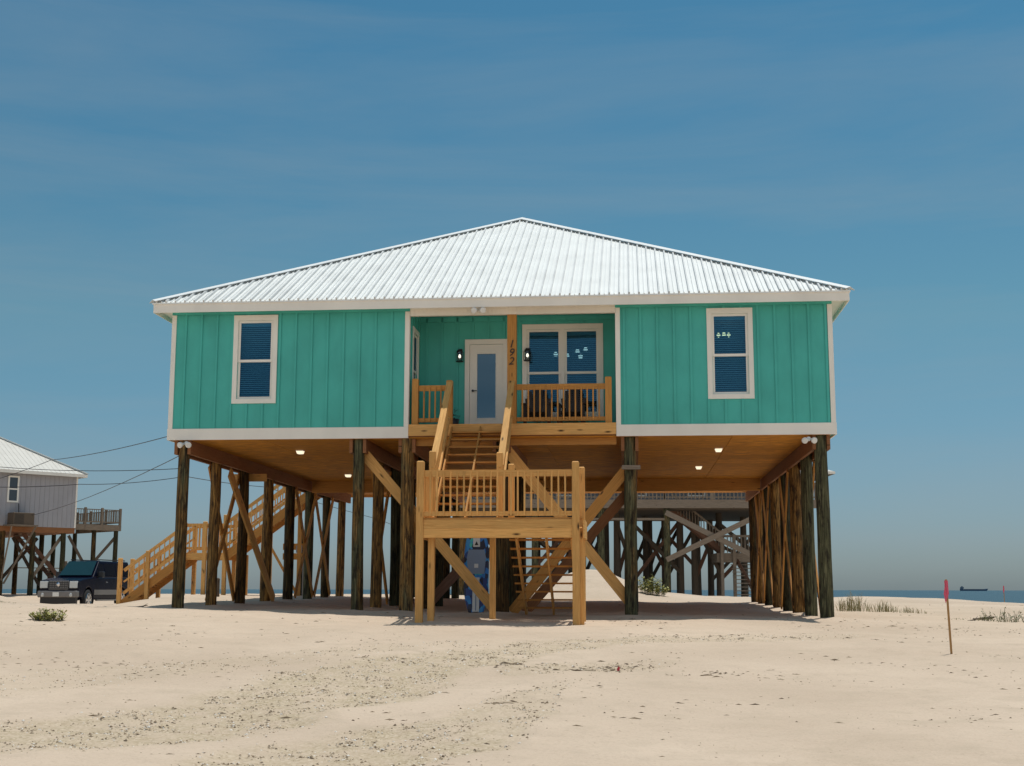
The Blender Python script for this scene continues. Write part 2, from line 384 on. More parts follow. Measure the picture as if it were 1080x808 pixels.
while len(sp) < 2100:
    y = RND.uniform(11.5, 31) if RND.random() < .75 else RND.uniform(31, 55); x = RND.uniform(-.42, .42)*y
    if RND.random() < max(0, .12+1.3*noise.noise((x*.55, y*.55, 8))): sp.append((x, y, RND.choice((.006,.008,.010,.013,.02))*(1+y*.012), RND.choices((0,1,2),(3,3,1))[0]))
for (cx_, cy_, sx_, sy_, n_) in ((1.5,20.2,.6,.45,150),(.2,19.9,.5,.25,60),(2.9,19.4,.5,.3,40),(.0,16.4,.35,.2,35),(4.6,24.8,1.2,.5,60),(8.5,27.5,1.5,.9,50),(-6.5,20.5,1.2,.7,50)):
    for k in range(n_):
        x = RND.gauss(cx_, sx_*.6); y = RND.gauss(cy_, sy_*.6); sp.append((x, y, RND.choice((.007,.01,.014,.02,.028))*(1+y*.008), RND.choices((0,1,2),(4,3,1))[0]))
pebble_field('debris_and_shadow_slivers', sp, SH, 'dark specks of shell and dry wrack, with slivers as grass blade shadows, over the sand')

# sea
def sea_mat():
    m, nt, b = new_mat('sea_water')
    n = nz(nt, mapped(nt, 'Object', (.003,.02,1)), 1.0, 5)
    c = mix(nt, (.03,.062,.078), (.045,.085,.10), n); nt.links.new(c, b.inputs['Base Color'])
    b.inputs['Roughness'].default_value = .35; b.inputs['Specular IOR Level'].default_value = .35
    w = nz(nt, mapped(nt, 'Object', (.12,.5,1)), 1.0, 6, .65); bump(nt, b, w, .9, .6)
    return m
s_ = MB().sheet([(-40000,-3000,-3),(40000,-3000,-3),(40000,45000,-3),(-40000,45000,-3)]).build('sea', sea_mat()); s_['kind'] = 'structure'

# ------------------------------------------------------------------ the teal house
CX, CY, RT = -.4306, 31.8844, .0909
ZB = .95
def hw(u, v, z):          # house frame -> world
    return Vector((CX+u*math.cos(RT)+v*math.sin(RT), CY-u*math.sin(RT)+v*math.cos(RT), z))
HROT = -RT
def hterr(u, v):
    p = hw(u, v, 0); return terr(p.x, p.y)
house = thing('beach_house', 'teal board and batten house with white metal hip roof, raised on tall timber piles', 'house', hw(0,0,ZB), HROT, None, (0,0,ZB))
H = house
ZF, ZS, ZW, ZT = 5.28, 5.56, 5.56, 8.56      # underside, siding start, wall top
def siding(name, u0, u1, v, holes=(), out=-1, z0=5.32, z1=ZT, along='u', first=None, th=.12, pitch=.406):
    """wall slab with rectangular holes and battens; along='u' front wall, along='v' side wall at u=v"""
    mb = MB()
    def bx(a0, a1, d0, d1, za, zb):
        if along == 'u': mb.box(a0, a1, d0, d1, za, zb)
        else: mb.box(d0, d1, a0, a1, za, zb)
    xs_ = sorted({u0, u1, *[h[0] for h in holes], *[h[1] for h in holes]})
    for a, b in zip(xs_, xs_[1:]):
        hs = sorted([(h[2], h[3]) for h in holes if h[0] <= a+1e-6 and h[1] >= b-1e-6]); z = z0
        for ha, hb in hs + [(z1, z1)]:
            if ha - z > 1e-4: bx(a, b, v, v-out*th, z, ha)
            z = hb
    b = (u0 + .2) if first is None else first
    while b < u1-.03:
        segs = [(z0, z1)]
        for h in holes:
            if h[0]-.12 < b < h[1]+.12:
                segs = [q for (za, zb) in segs for q in ((za, min(zb, h[2]-.10)), (max(za, h[3]+.10), zb)) if q[1]-q[0] > .02]
        for za, zb in segs: bx(b-.028, b+.028, v+out*.03, v-out*.001, za, zb-.004)
        b += pitch
    return mb.build(name, TEAL, H)
HL = (-6.50, -5.60, 6.30, 8.30); HR = (5.32, 6.20, 6.28, 8.27)
siding('wall', -8.2, -2.15, 0, [HL], first=-7.86)
siding('wall', 3.0, 8.2, 0, [HR], first=3.19)
DOOR = (-.82, .06, 5.66, 7.90); BW = (.67, 2.53, 6.05, 8.27)
siding('wall', -2.15, 3.0, 1.6, [DOOR, BW], z0=5.62, z1=8.80, first=-1.95)
siding('wall', .12, 1.6, -2.15, [(.62, 1.30, 6.2, 8.06)], out=1, z0=5.62, z1=8.80, along='v', first=.35)
siding('wall', .12, 1.6, 3.0, out=-1, z0=5.62, z1=8.80, along='v', first=.35)
siding('wall', .12, 19, -8.2, out=-1, along='v', first=.5)
siding('wall', .12, 19, 8.2, out=1, along='v', first=.5)
siding('wall', -8.2, 8.2, 19, out=1, first=-8)
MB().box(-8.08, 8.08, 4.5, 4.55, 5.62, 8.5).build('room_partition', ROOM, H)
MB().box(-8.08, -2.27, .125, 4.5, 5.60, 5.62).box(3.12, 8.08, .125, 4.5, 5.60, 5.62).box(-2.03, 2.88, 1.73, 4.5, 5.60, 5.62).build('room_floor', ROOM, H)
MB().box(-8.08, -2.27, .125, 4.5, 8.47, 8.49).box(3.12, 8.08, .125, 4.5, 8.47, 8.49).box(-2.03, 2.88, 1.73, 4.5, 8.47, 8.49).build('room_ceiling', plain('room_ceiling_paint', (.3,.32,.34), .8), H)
# white trim
def skirt(u0, u1): MB().box(u0, u1, -.035, -.002, ZF, ZS).build('skirt_board', WHITE, H)
skirt(-8.235, -2.13); skirt(2.98, 8.235)
MB().box(-8.235, -8.202, -.002, 19, ZF, ZS).build('skirt_board', WHITE, H); MB().box(8.202, 8.235, -.002, 19, ZF, ZS).build('skirt_board', WHITE, H)
for a, b in ((-8.225,-8.11),(-2.245,-2.13),(2.98,3.095),(8.11,8.225)):
    MB().box(a, b, -.03, -.002, ZS+.002, 8.46).build('corner_trim', WHITE, H)
MB().box(-8.225, -8.203, -.0015, .11, ZS+.002, 8.46).build('corner_trim', WHITE, H); MB().box(8.203, 8.225, -.0015, .11, ZS+.002, 8.46).build('corner_trim', WHITE, H)
MB().box(-2.149, -2.128, .0, .118, ZF, 8.34).build('corner_trim', WHITE, H); MB().box(2.978, 2.999, .0, .118, ZF, 8.34).build('corner_trim', WHITE, H)
for a, b in ((-8.22,-2.13),(2.98,8.22)): MB().box(a, b, -.045, -.024, 8.465, 8.557).build('frieze_board', TEAL, H)
OV = .37
f = MB()
f.box(-8.57, 8.57, -OV-.022, -OV, 8.46, 8.70); f.build('fascia', WHITE, H)
MB().box(-8.592, -8.57, -OV-.022, 19.39, 8.46, 8.70).build('fascia', WHITE, H); MB().box(8.57, 8.592, -OV-.022, 19.39, 8.46, 8.70).build('fascia', WHITE, H)
MB().box(-8.57, 8.57, 19.37, 19.392, 8.46, 8.70).build('fascia', WHITE, H)
sf = MB(); sf.box(-8.57, 8.57, -OV, -.0, 8.562, 8.58); sf.box(-8.57, -8.2, 0, 19, 8.562, 8.58); sf.box(8.2, 8.57, 0, 19, 8.562, 8.58); sf.box(-8.57, 8.57, 19, 19.37, 8.562, 8.58)
sf.build('soffit', WHITE, H)
ph = MB(); ph.box(-2.125, 2.975, -.02, .11, 8.345, 8.558)
for k in range(50): ph.box(-2.1+k*.1022, -2.1+k*.1022+.088, -.030, -.0195, 8.352, 8.553)
ph.build('porch_header', WHITE, H)
MB().box(-2.14, 2.99, .11, 1.6, 8.80, 8.82).build('porch_ceiling', WHITE, H)
MB().box(-2.14, 2.99, .085, .109, 8.345, 8.80).build('porch_header_back', WHITE, H)
MB().box(-2.12, 2.97, 1.57, 1.598, 8.50, 8.62).build('frieze_board', TEAL, H)
# roof
EZ, ER = 8.71, 8.62
PIT = (13.13-EZ)/ER; V0, V1 = -OV-.05, 19.42; UC = 0
def rz(d): return EZ + PIT*d
RV0, RV1 = V0+ER, V1-ER
roof = MB()
A, B, C_, D_ = (-ER,V0,EZ), (ER,V0,EZ), (ER,V1,EZ), (-ER,V1,EZ); E1, E2 = (0,RV0,rz(ER)), (0,RV1,rz(ER))
roof.sheet([A, B, E1]); roof.sheet([B, C_, E2, E1]); roof.sheet([C_, D_, E2]); roof.sheet([D_, A, E1, E2])
dn = Vector((0,0,-.035))
roof.sheet([Vector(B)+dn, Vector(A)+dn, Vector(A), Vector(B)]); roof.sheet([Vector(C_)+dn, Vector(B)+dn, Vector(B), Vector(C_)]); roof.sheet([Vector(A)+dn, Vector(D_)+dn, Vector(D_), Vector(A)])
roof.sheet([Vector(A)+dn, Vector(B)+dn, Vector(C_)+dn, Vector(D_)+dn])
nrm = Vector((0,-PIT,1)).normalized()
u = -ER+.12; k = 0
while u < ER-.05:
    run = ER-abs(u)-.03
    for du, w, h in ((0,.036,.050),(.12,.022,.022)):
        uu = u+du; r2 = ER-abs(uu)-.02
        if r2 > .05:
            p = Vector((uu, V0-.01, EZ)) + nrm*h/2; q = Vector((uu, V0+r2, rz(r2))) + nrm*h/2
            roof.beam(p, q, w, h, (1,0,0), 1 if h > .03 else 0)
    u += .2415
for sgn in (-1, 1):
    n2 = Vector((sgn*PIT,0,1)).normalized(); v = V0+.15
    while v < V1:
        r2 = min(ER, v-V0, V1-v)-.03
        if r2 > .05: roof.beam(Vector((sgn*(ER+.01), v, EZ))+n2*.013, Vector((sgn*(ER-r2), v, rz(r2)))+n2*.013, .03, .026, (0,1,0))
        v += .305
ro = roof.build('roof', [ROOF, paint('shaded_roof_rib', (.68,.70,.695), .5, .12, .3, False)], H)  # major ribs use a darker grey that paints in their shade lines
for P0, P1 in ((A,E1),(B,E1),(C_,E2),(D_,E2),(E1,E2)):
    P0 = Vector(P0); P1 = Vector(P1); d = (P1-P0).normalized(); sd = d.cross(Vector((0,0,1))).normalized()
    cap = MB()
    for sg in (-1, 1):
        e = .17
        base0 = P0 + Vector((0,0,.085)); base1 = P1 + Vector((0,0,.085))
        slope = -PIT*.70 if P0.z != P1.z else -PIT
        o1 = sd*sg*e + Vector((0,0,slope*e))
        t = Vector((0,0,.014))
        cap.sheet([base0, base1, base1+o1, base0+o1]); cap.sheet([base0+o1, base1+o1, base1+o1-t, base0+o1-t])
        cap.sheet([base0-t, base0+o1-t, base0+o1, base0])
    cap.build('ridge_cap', ROOF, ro)
# windows
def window(u0, u1, z0, z1, v, along='u', sgn=-1, double=False, glassm=PANE, slats=True):
    """casing round the hole (u0..u1, z0..z1); v is the wall face; sgn is the outward direction"""
    def bx(mb, a0, a1, d0, d1, za, zb):
        if along == 'u': mb.box(a0, a1, v+sgn*d0, v+sgn*d1, za, zb)
        else: mb.box(v+sgn*d0, v+sgn*d1, a0, a1, za, zb)
    c = .115; mb = MB()
    bx(mb, u0-c, u1+c, .004, .034, z1, z1+c+.02); bx(mb, u0-c, u1+c, .004, .034, z0-c, z0)
    bx(mb, u0-c, u0, .004, .032, z0, z1); bx(mb, u1, u1+c, .004, .032, z0, z1)
    w = mb.build('window', WHITE, H)
    cols = [(u0, (u0+u1)/2-.045), ((u0+u1)/2+.045, u1)] if double else [(u0, u1)]
    if double:
        m2 = MB(); bx(m2, (u0+u1)/2-.045, (u0+u1)/2+.045, -.08, .028, z0, z1); m2.build('mullion', WHITE, w)
    zm = z0 + (z1-z0)*.485
    for (a, b) in cols:
        for (za, zb, d) in ((z0, zm+.03, -.036), (zm-.03, z1, -.006)):
            sash = MB(); t = .062
            bx(sash, a, a+t, d-.03, d, za, zb); bx(sash, b-t, b, d-.03, d, za, zb); bx(sash, a+t, b-t, d-.03, d-.002, za, za+t); bx(sash, a+t, b-t, d-.03, d-.002, zb-t, zb)
            sash.build('sash', WHITE, w)
            pn = MB(); bx(pn, a+t, b-t, d-.018, d-.012, za+t, zb-t); pn.build('pane', glassm, w)
        if slats:
            bl = MB(); z = z0+.06
            while z < z1-.1:
                if along == 'u': bl.frame((a+.03, v+.105, z), (1,0,0), (0,.90,-.44), (0,.44,.90), b-a-.06, .045, .004)
                z += .052
            bx(bl, a+.03, b-.03, -.18, -.12, z1-.13, z1-.01)
            bl.build('blind', BLIND, w)
    return w
window(*HL, 0); window(*HR, 0)
window(*BW, 1.6, double=True, glassm=PANE)
window(.62, 1.30, 6.2, 8.06, -2.15, along='v', sgn=1, slats=False)
# door
a, b, z0, z1 = DOOR
dc = MB(); dc.box(a-.12, a, 1.56, 1.596, z0, z1); dc.box(b, b+.12, 1.56, 1.596, z0, z1); dc.box(a-.12, b+.12, 1.558, 1.596, z1, z1+.13)
door = dc.build('front_door', WHITE, H)
dl = MB(); dl.box(a+.004, a+.17, 1.60, 1.645, z0, z1-.004); dl.box(b-.17, b-.004, 1.60, 1.645, z0, z1-.004); dl.box(a+.17, b-.17, 1.60, 1.645, z0, z0+.28); dl.box(a+.17, b-.17, 1.60, 1.645, z1-.22, z1-.004)
dl.box(a+.17, a+.20, 1.592, 1.65, z0+.28, z1-.22); dl.box(b-.20, b-.17, 1.592, 1.65, z0+.28, z1-.22); dl.box(a+.2, b-.2, 1.592, 1.65, z0+.28, z0+.31); dl.box(a+.2, b-.2, 1.592, 1.65, z1-.25, z1-.22)
dl.build('door_leaf', WHITE, door)
MB().box(a+.2, b-.2, 1.615, 1.62, z0+.31, z1-.25).build('door_glass', DGLASS, door)
hd = MB(); hd.cyl((a+.09,1.55,6.68),(a+.09,1.6,6.68),.03); hd.beam((a+.09,1.55,6.68),(a+.2,1.55,6.68),.02,.02); hd.build('handle', BLACK, door)
MB().box(a, b, 1.5, 1.6, 5.623, 5.66).build('threshold', WHITE, door)
# porch deck, post and railings
pd = MB()
for k in range(11): pd.box(-2.12, 2.97, .005+k*.145, .005+k*.145+.138, 5.585, 5.62)
pd.build('porch_floor', PINE_D, H)
MB().box(-2.125, 2.975, -.045, -.003, 5.33, 5.612).build('porch_rim_board', PINE, H)
MB().box(-2.125, 2.975, .16, .21, 5.10, 5.58).build('porch_floor_beam', PINE_D, H)
pp = MB().post(.425, .1, 5.62, 8.344, .225, .001).build('porch_post', PINE_D, H)
cu = bpy.data.curves.new('num', 'FONT'); cu.extrude = .008; cu.align_x = 'CENTER'; cu.shear = .25; cu.size = .27; cu.space_line = .8
cu.body = '1\n9\n2'; cu.offset = 0.0
to = bpy.data.objects.new('tmp', cu); COL.objects.link(to); dg = bpy.context.evaluated_depsgraph_get()
tm = bpy.data.meshes.new_from_object(to.evaluated_get(dg)); bpy.data.objects.remove(to)
tm.materials.clear(); tm.materials.append(plain('number_bronze', (.035,.02,.015), .5))
no = bpy.data.objects.new('house_number', tm); COL.objects.link(no); no.parent = pp
no.rotation_euler = (R_(90),0,0); no.location = (.41, -.022, 7.51-ZB)
def railing(name, p, q, zb, zt, posts, parent, mat=PINE, sp=.145, bw=.035, toph=.14):
    """level railing from p to q (x, y); the posts are [(x, y, z0, z1, w)]"""
    p = Vector((*p, 0)); q = Vector((*q, 0)); d = (q-p); L = d.length; d.normalize()
    mb = MB(); mb.beam((p.x,p.y,zt-toph/2), (q.x,q.y,zt-toph/2), .04, toph)
    r = mb.build(name, mat, parent)
    MB().beam((p.x,p.y,zb+.05), (q.x,q.y,zb+.05), .04, .1).build('bottom_rail', mat, r)
    n = max(1, round(L/sp)); sd = d.cross(Vector((0,0,1)))
    for k in range(1, n):
        c = p + d*L*k/n + sd*.036
        MB().box(c.x-bw/2, c.x+bw/2, c.y-bw/2, c.y+bw/2, zb+.01, zt-.03).build('baluster', mat, r)
    for (x, y, za, zz, w) in posts: MB().post(x, y, za, zz, w).build('post', mat, r)
    return r
railing('porch_railing', (-1.9,.1), (-1.2,.1), 5.68, 6.60, [(-1.98,.1,5.62,6.77,.155),(-1.125,.1,5.62,6.72,.155)], H, PINE_D)
railing('porch_railing', (.54,.1), (2.71,.1), 5.68, 6.60, [(2.795,.1,5.62,6.76,.16)], H, PINE_D)
# underside, beams, piles, braces
un = MB()
for i in range(7):
    for j in range(16):
        if j < 1 and i in (3,): pass
        un.box(-8.1+i*2.315, -8.1+i*2.315+2.303, .0+j*1.1875, j*1.1875+1.175, ZF-.003, ZF+.015)
un.build('floor_underside', PLY, H)
MB().box(-8.1, 8.1, 0.01, 19, ZF+.02, ZF+.28).build('floor_frame', BEAMW, H)
def sidebeam(u, v0, v1, z0=4.93, mat=BEAMW):
    for s in (-1, 1): MB().box(u+s*.17-.04, u+s*.17+.04, v0, v1, z0, ZF-.006).build('floor_beam', mat, H)
for uu in (-7.85, -3.4, 3.3, 7.87): sidebeam(uu, .05, 19)
for uu in (-2.17, .17): sidebeam(uu, .05, 5.5)
MB().box(-7.6, 7.6, 12.5, 12.58, 4.87, ZF-.006).build('floor_beam', PINE_D, H)
MB().box(-8.35, -7.25, 5.6, 5.65, 4.70, 4.92).build('tie_board', PINE, H)
MB().box(3.1, 3.55, -.07, .01, 4.47, 4.57).build('tie_board', OLDW, H)
def pile(u, v, r=.15, mat=None, zt=ZF-.006):
    mat = mat or PILE
    g = hterr(u, v); mb = MB(); mb.cyl((u+RND.uniform(-.03,.03), v, g-.5), (u, v, zt), r*1.05, r*.97, 14, rings=8, jit=.02)
    mb.build('pile', mat, H)
for k in range(8):
    pile(-7.85, .2+2.6*k, RND.uniform(.14,.16), (PILE_G,PILE_B,PILE,PILE_B,PILE,PILE_G,PILE,PILE_B)[k]); pile(7.87, .2+2.6*k, RND.uniform(.145,.165), (PILE_G,PILE_G,PILE_B,PILE,PILE_B,PILE,PILE_B,PILE)[k]); pile(-3.4, .2+2.6*k, RND.uniform(.14,.155), (PILE_G,PILE_B,PILE,PILE)[k % 4]); pile(3.3, .2+2.6*k, RND.uniform(.15,.165), PILE_G if k == 0 else PILE)
for k in range(3): pile(-2.17, .15+2.6*k, .165, PILE_B if k == 0 else None); pile(.17, .2+2.6*k, .16)
def brace(p, q, side, w=.045, h=.26, mat=PINE_D):
    MB().beam(p, q, w, h, side).build('brace', mat, H)
brace((-3.35,.38,5.0), (.1,.38,1.0), (0,1,0), mat=PINE)
brace((3.2,.43,4.5), (.4,.43,1.05), (0,1,0)); brace((3.2,2.98,4.1), (.5,2.98,1.0), (0,1,0), mat=BEAMW)
brace((.2,.33,5.1), (3.3,.33,1.25), (0,1,0), mat=PINE); brace((-2.1,2.98,1.15), (.1,2.98,3.6), (0,1,0), mat=BROWNW)
brace((-3.3,5.6,4.9), (-2.3,5.6,1.1), (0,1,0), h=.18)
for (uo, v0, v1) in ((-8.04, 2.8, 5.4), (-7.66, 10.6, 13.2), (-7.66, 13.2, 15.8), (8.06, 2.8, 5.4), (7.68, 5.4, 8.0), (7.68, 10.6, 13.2), (7.68, 13.2, 15.8), (-3.59, 2.8, 5.4), (-3.2, 10.6, 13.2)):
    brace((uo, v0, 4.9), (uo, v1, hterr(uo,v1)+.1), (1,0,0), h=.2); brace((uo+.05, v1, 4.9), (uo+.05, v0, hterr(uo,v0)+.1), (1,0,0), h=.2)
brace((-7.6, 3.2, 4.75), (-7.6, 8.0, hterr(-7.6,8)+.05), (1,0,0), .06, .3, PINE)

# ------------------------------------------------------------------ front staircase
fs = thing('front_staircase', 'pale new timber staircase with railed landing, rising to the porch of the teal house', 'staircase', hw(.5,-3,ZB), HROT, None, (.5,-3,ZB))
LZ = 3.10
for (x, y, zt, w) in ((-1.13,-4.2,4.30,.15),(2.16,-4.2,4.27,.15),(-1.09,-2.8,4.66,.14),(.42,-2.8,4.62,.14),(.68,-2.8,4.36,.13),(2.24,-2.8,4.28,.13),(.22,-2.35,3.0,.13),(2.27,-4.05,2.9,.1),(-.92,-3.95,2.85,.13)):
    MB().post(x, y, 2.74 if x in (.42, .68) else hterr(x,y)-.3, zt, w, .022).build('post', PINE, fs)
for k in range(10): MB().box(-1.05, 2.09, -4.16+k*.14, -4.16+k*.14+.134, 3.06, LZ).build('deck_board', PINE, fs)
for z0, z1 in ((2.675,2.87),(2.874,3.055)): MB().box(-1.052, 2.083, -4.25, -4.205, z0, z1).build('rim_board', PINE, fs)
MB().box(-1.2, -1.165, -4.2, -2.75, 2.675, 3.055).build('rim_board', PINE, fs); MB().box(2.31, 2.345, -4.2, -2.75, 2.675, 3.055).build('rim_board', PINE, fs); MB().box(-1.0, 2.1, -2.86, -2.82, 2.72, 3.05).build('rim_board', PINE, fs)
for k in range(4): MB().box(-.5+k*.6, -.46+k*.6, -4.2, -2.86, 2.8, 3.05).build('joist', PINE_D, fs)
railing('railing', (-1.055,-4.2), (2.085,-4.2), LZ+.03, 4.10, [], fs)
railing('railing', (-1.13,-4.12), (-1.1,-2.87), LZ+.03, 4.10, [], fs); railing('railing', (2.18,-4.12), (2.24,-2.87), LZ+.03, 4.10, [], fs)
# upper flight: 12 risers
n = 12; va, vb = -2.80, -.06; ri = (5.61-LZ)/n; go = (vb-va)/(n-1)
for k in range(1, n):
    z = LZ+ri*k; v = va+go*(k-1)
    MB().box(-1.0, .35, v-.02, v+.27, z-.04, z).build('tread', PINE_D, fs)
for x in (-1.03, -.33, .38):
    MB().beam((x, va-.15, LZ-.02), (x, vb+.02, 5.45), .04, .24, (1,0,0)).build('stringer', PINE_D, fs)
for x in (-1.09, .43):
    hr = MB(); p = Vector((x, -2.84, 4.32)); q = Vector((x-.02 if x < 0 else x, .0, 6.66))
    hr.beam(p, q, .15, .045, (1,0,0)); hr.beam(p-Vector((0,0,.1)), q-Vector((0,0,.1)), .04, .14, (1,0,0))
    h_ = hr.build('handrail', PINE, fs)
    MB().beam(p-Vector((0,-.1,.92)), q-Vector((0,.05,.92)), .04, .1, (1,0,0)).build('lower_rail', PINE, h_)
    for k in range(1, 15):
        c = p.lerp(q, k/15.); MB().box(c.x-.055, c.x-.02, c.y-.018, c.y+.018, c.z-.95, c.z-.1).build('baluster', PINE, h_)
# lower flight: goes down towards the house
n = 11; va, vb = -2.78, .1; go = (vb-va)/(n-1); gz = hterr(1.3,.1); ri = (LZ-gz)/n
for k in range(1, n):
    z = LZ-ri*k; v = va+go*(k-1)
    MB().box(.60, 2.07, v, v+.28, z-.04, z).build('tread', PINE_D, fs)
for x in (.78, 1.44, 2.0): MB().beam((x, va+.05, LZ-.30), (x, vb+.2, gz-.05), .04, .24, (1,0,0)).build('stringer', PINE, fs)

# ------------------------------------------------------------------ rear staircase
rs = thing('rear_staircase', 'long pale timber staircase behind the teal house, climbing from the sand by the dark car', 'staircase', hw(-13,21,1.1), HROT, None, (-13,21,1.1))
y0, y1 = 20.7, 21.9; L0 = (-17.35,1.15); L1 = (-14.85,3.05); M0 = (-13.15,3.05); M1 = (-9.55,5.75)
def flight(a, b, n):
    for k in range(1, n): 
        x = a[0]+(b[0]-a[0])*k/n; z = a[1]+(b[1]-a[1])*k/n
        MB().box(x-.04, x+.26, y0+.05, y1-.05, z-.04, z).build('tread', PINE_D, rs)
    for y in (y0, y1):
        MB().beam((a[0]-.1,y,a[1]-.22), (b[0]+.05,y,b[1]-.16), .05, .34, (0,1,0)).build('stringer', PINE_D, rs)
        hr = MB().beam((a[0],y,a[1]+1.2), (b[0],y,b[1]+1.12), .06, .13, (0,1,0)).build('handrail', PINE, rs)
        MB().beam((a[0],y,a[1]+.28), (b[0],y,b[1]+.2), .04, .12, (0,1,0)).build('lower_rail', PINE, hr)
        MB().beam((a[0],y,a[1]+.74), (b[0],y,b[1]+.66), .03, .07, (0,1,0)).build('middle_rail', PINE, hr)
        m = int((b[0]-a[0])/.2)
        for k in range(1, m):
            x = a[0]+(b[0]-a[0])*k/m; z = a[1]+(b[1]-a[1])*k/m
            MB().box(x-.02, x+.02, y-.055, y-.02, z+.25, z+1.15).build('baluster', PINE, hr)
flight(L0, L1, 10); flight(M0, M1, 14)
for k in range(12): MB().box(-14.8+k*.138, -14.8+k*.138+.132, y0, y1, 3.02, 3.06).build('deck_board', PINE, rs)
MB().box(-14.9, -13.1, y0-.04, y0, 2.78, 3.05).build('rim_board', PINE, rs); MB().box(-14.9, -13.1, y1, y1+.04, 2.78, 3.05).build('rim_board', PINE, rs)
railing('railing', (-14.8,y0), (-13.2,y0), 3.2, 4.25, [], rs); railing('railing', (-14.8,y1), (-13.2,y1), 3.2, 4.25, [], rs)
for (x, zt) in ((-17.5,2.85),(-16.35,3.15),(-14.0,4.33),(-14.85,4.3),(-13.15,4.6)):
    for y in (y0-.06, y1+.06): MB().post(x, y, hterr(x,y)-.3, zt, .15).build('post', PINE, rs)
for x, zt in ((-12.6,3.0),(-11.6,3.9),(-10.1,5.0)): 
    for y in (y0+.06, y1-.06): MB().post(x, y, hterr(x,y)-.3, zt, .14).build('post', PINE_D, rs)
MB().beam((-11.6,y0+.1,3.8),(-10.1,y0+.1,1.3),.04,.1,(0,1,0)).build('cross_brace', PINE_D, rs)
rd = MB()
for k in range(28): rd.box(-9.5+k*.14, -9.5+k*.14+.133, 19.3, 22.4, 5.70, 5.74)
rd.build('deck_board', PINE_D, rs)
MB().box(-9.5, -5.6, 19.3, 19.35, 5.4, 5.69).build('rim_board', PINE_D, rs); MB().box(-9.5, -5.6, 22.35, 22.4, 5.4, 5.69).build('rim_board', PINE_D, rs)
for x in (-9.4,-5.7):
    for y in (19.45, 22.2): MB().cyl((x,y,.8),(x,y,5.4),.13,.12,12,rings=4,jit=.02).build('post', PILE, rs)

# ------------------------------------------------------------------ lamps of the house
def lantern(u, label):
    o = thing('wall_lantern', label, 'lantern', hw(u, 1.578, 7.42), HROT, 'black jar lanterns beside the front door')
    MB().box(-.055,.055,-.03,0,.1,.36).build('wall_plate', BLACK, o)
    m = MB(); m.beam((0,-.03,.3),(0,-.14,.3),.03,.03); m.lathe([(.02,.02),(.07,0),(.085,-.05),(.08,-.06)], (0,-.14,.3)); m.build('hood', BLACK, o)
    MB().lathe([(.0,.0),(.05,.02),(.085,.1),(.08,.22)], (0,-.14,.02)).build('jar', glass('jar_glass',(.85,.9,.9),(.8,.9,1),.12), o)
    c = MB()
    for k in range(6):
        t = k*math.pi/3; c.cyl((math.cos(t)*.095,-.14+math.sin(t)*.095,.02),(math.cos(t)*.095,-.14+math.sin(t)*.095,.25),.007,n=6)
    c.lathe([(.0,.0),(.1,.0),(.1,.02),(0,.02)], (0,-.14,0)); c.build('cage', BLACK, o)
    MB().lathe([(0,0),(.03,.015),(.035,.05),(.02,.09),(0,.1)], (0,-.14,.1)).build('bulb', BULB, o)
lantern(-1.06, 'black jar lantern on the teal wall to the left of the glazed door'); lantern(.70, 'black jar lantern between the numbered porch post and the wide window')
def flood(u, v, z, label, down=0):
    o = thing('flood_light', label, 'floodlight', hw(u, v, z), HROT, 'twin white floodlights on the house')
    MB().cyl((0,.06,0),(0,0,0),.055).build('base_plate', WPLASTIC, o)
    for s in (-1, 1):
        h = MB(); h.lathe([(.0,.0),(.03,.01),(.035,.06),(.07,.12),(.075,.17),(.06,.175),(0,.17)], (s*.05,-.02,-.01), axis=(s*.45,-1,-.35)); h.build('lamp_head', WPLASTIC, o)
flood(-.36, -.26, 8.43, 'twin white floodlight under the eave above the porch opening')
flood(-7.72, -.06, 5.19, 'twin white floodlight under the left front corner of the house'); flood(7.56, -.06, 5.17, 'twin white floodlight under the right front corner of the house')
CL = plain('ceiling_lamp_lens', (.95,.9,.78), .4, 0, .5, .8, (1,.86,.62))
for (u, v, lab) in ((-5.5,2.6,'square white ceiling lamp under the left wing of the house, nearer the front'),(-5.78,9.9,'square white ceiling lamp under the left wing of the house, deeper in'),
                    (5.62,2.9,'square white ceiling lamp under the right wing of the house, nearer the front'),(5.35,7.9,'square white ceiling lamp under the right wing of the house, deeper in')):
    o = thing('ceiling_light', lab, 'ceiling light', hw(u, v, ZF-.006), HROT, 'square lamps under the raised floor')
    MB().box(-.10,.10,-.10,.10,-.02,0).build('base', WPLASTIC, o)
    MB().prism([(-.095,-.02),(.095,-.02),(.065,-.09),(-.065,-.09)], (0,-.09,0), (1,0,0), (0,0,1), (0,.18,0)).build('lens', CL, o)
for i, (u, z, lab) in enumerate(((1.33,7.9,'leftmost of the small white lamps behind the wide porch window'),(1.64,7.86,'lamp close beside the middle bar of the wide porch window'),(1.92,7.97,'small white lamp glowing in the middle of the right pane of the porch window'),(2.0,7.83,'lowest lamp in the right pane of the porch window'),(2.14,8.02,'rightmost and highest lamp in the right pane of the porch window'))):
    o = thing('pendant_lamp', lab, 'lamp', hw(u, 3.2, z), HROT, 'lamps glowing behind the porch window')
    m = MB(); m.lathe([(0,-.05),(.05,-.045),(.06,.02),(.03,.06),(0,.06)], (0,0,0), 10); m.build('shade', BULB, o)
    MB().cyl((0,0,.06),(0,0,8.47-z),.006,n=6).build('cord', BLACK, o)
o = thing('chandelier', 'small chandelier with warm bulbs behind the right wing window', 'chandelier', hw(5.77,2.2,8.12), HROT)
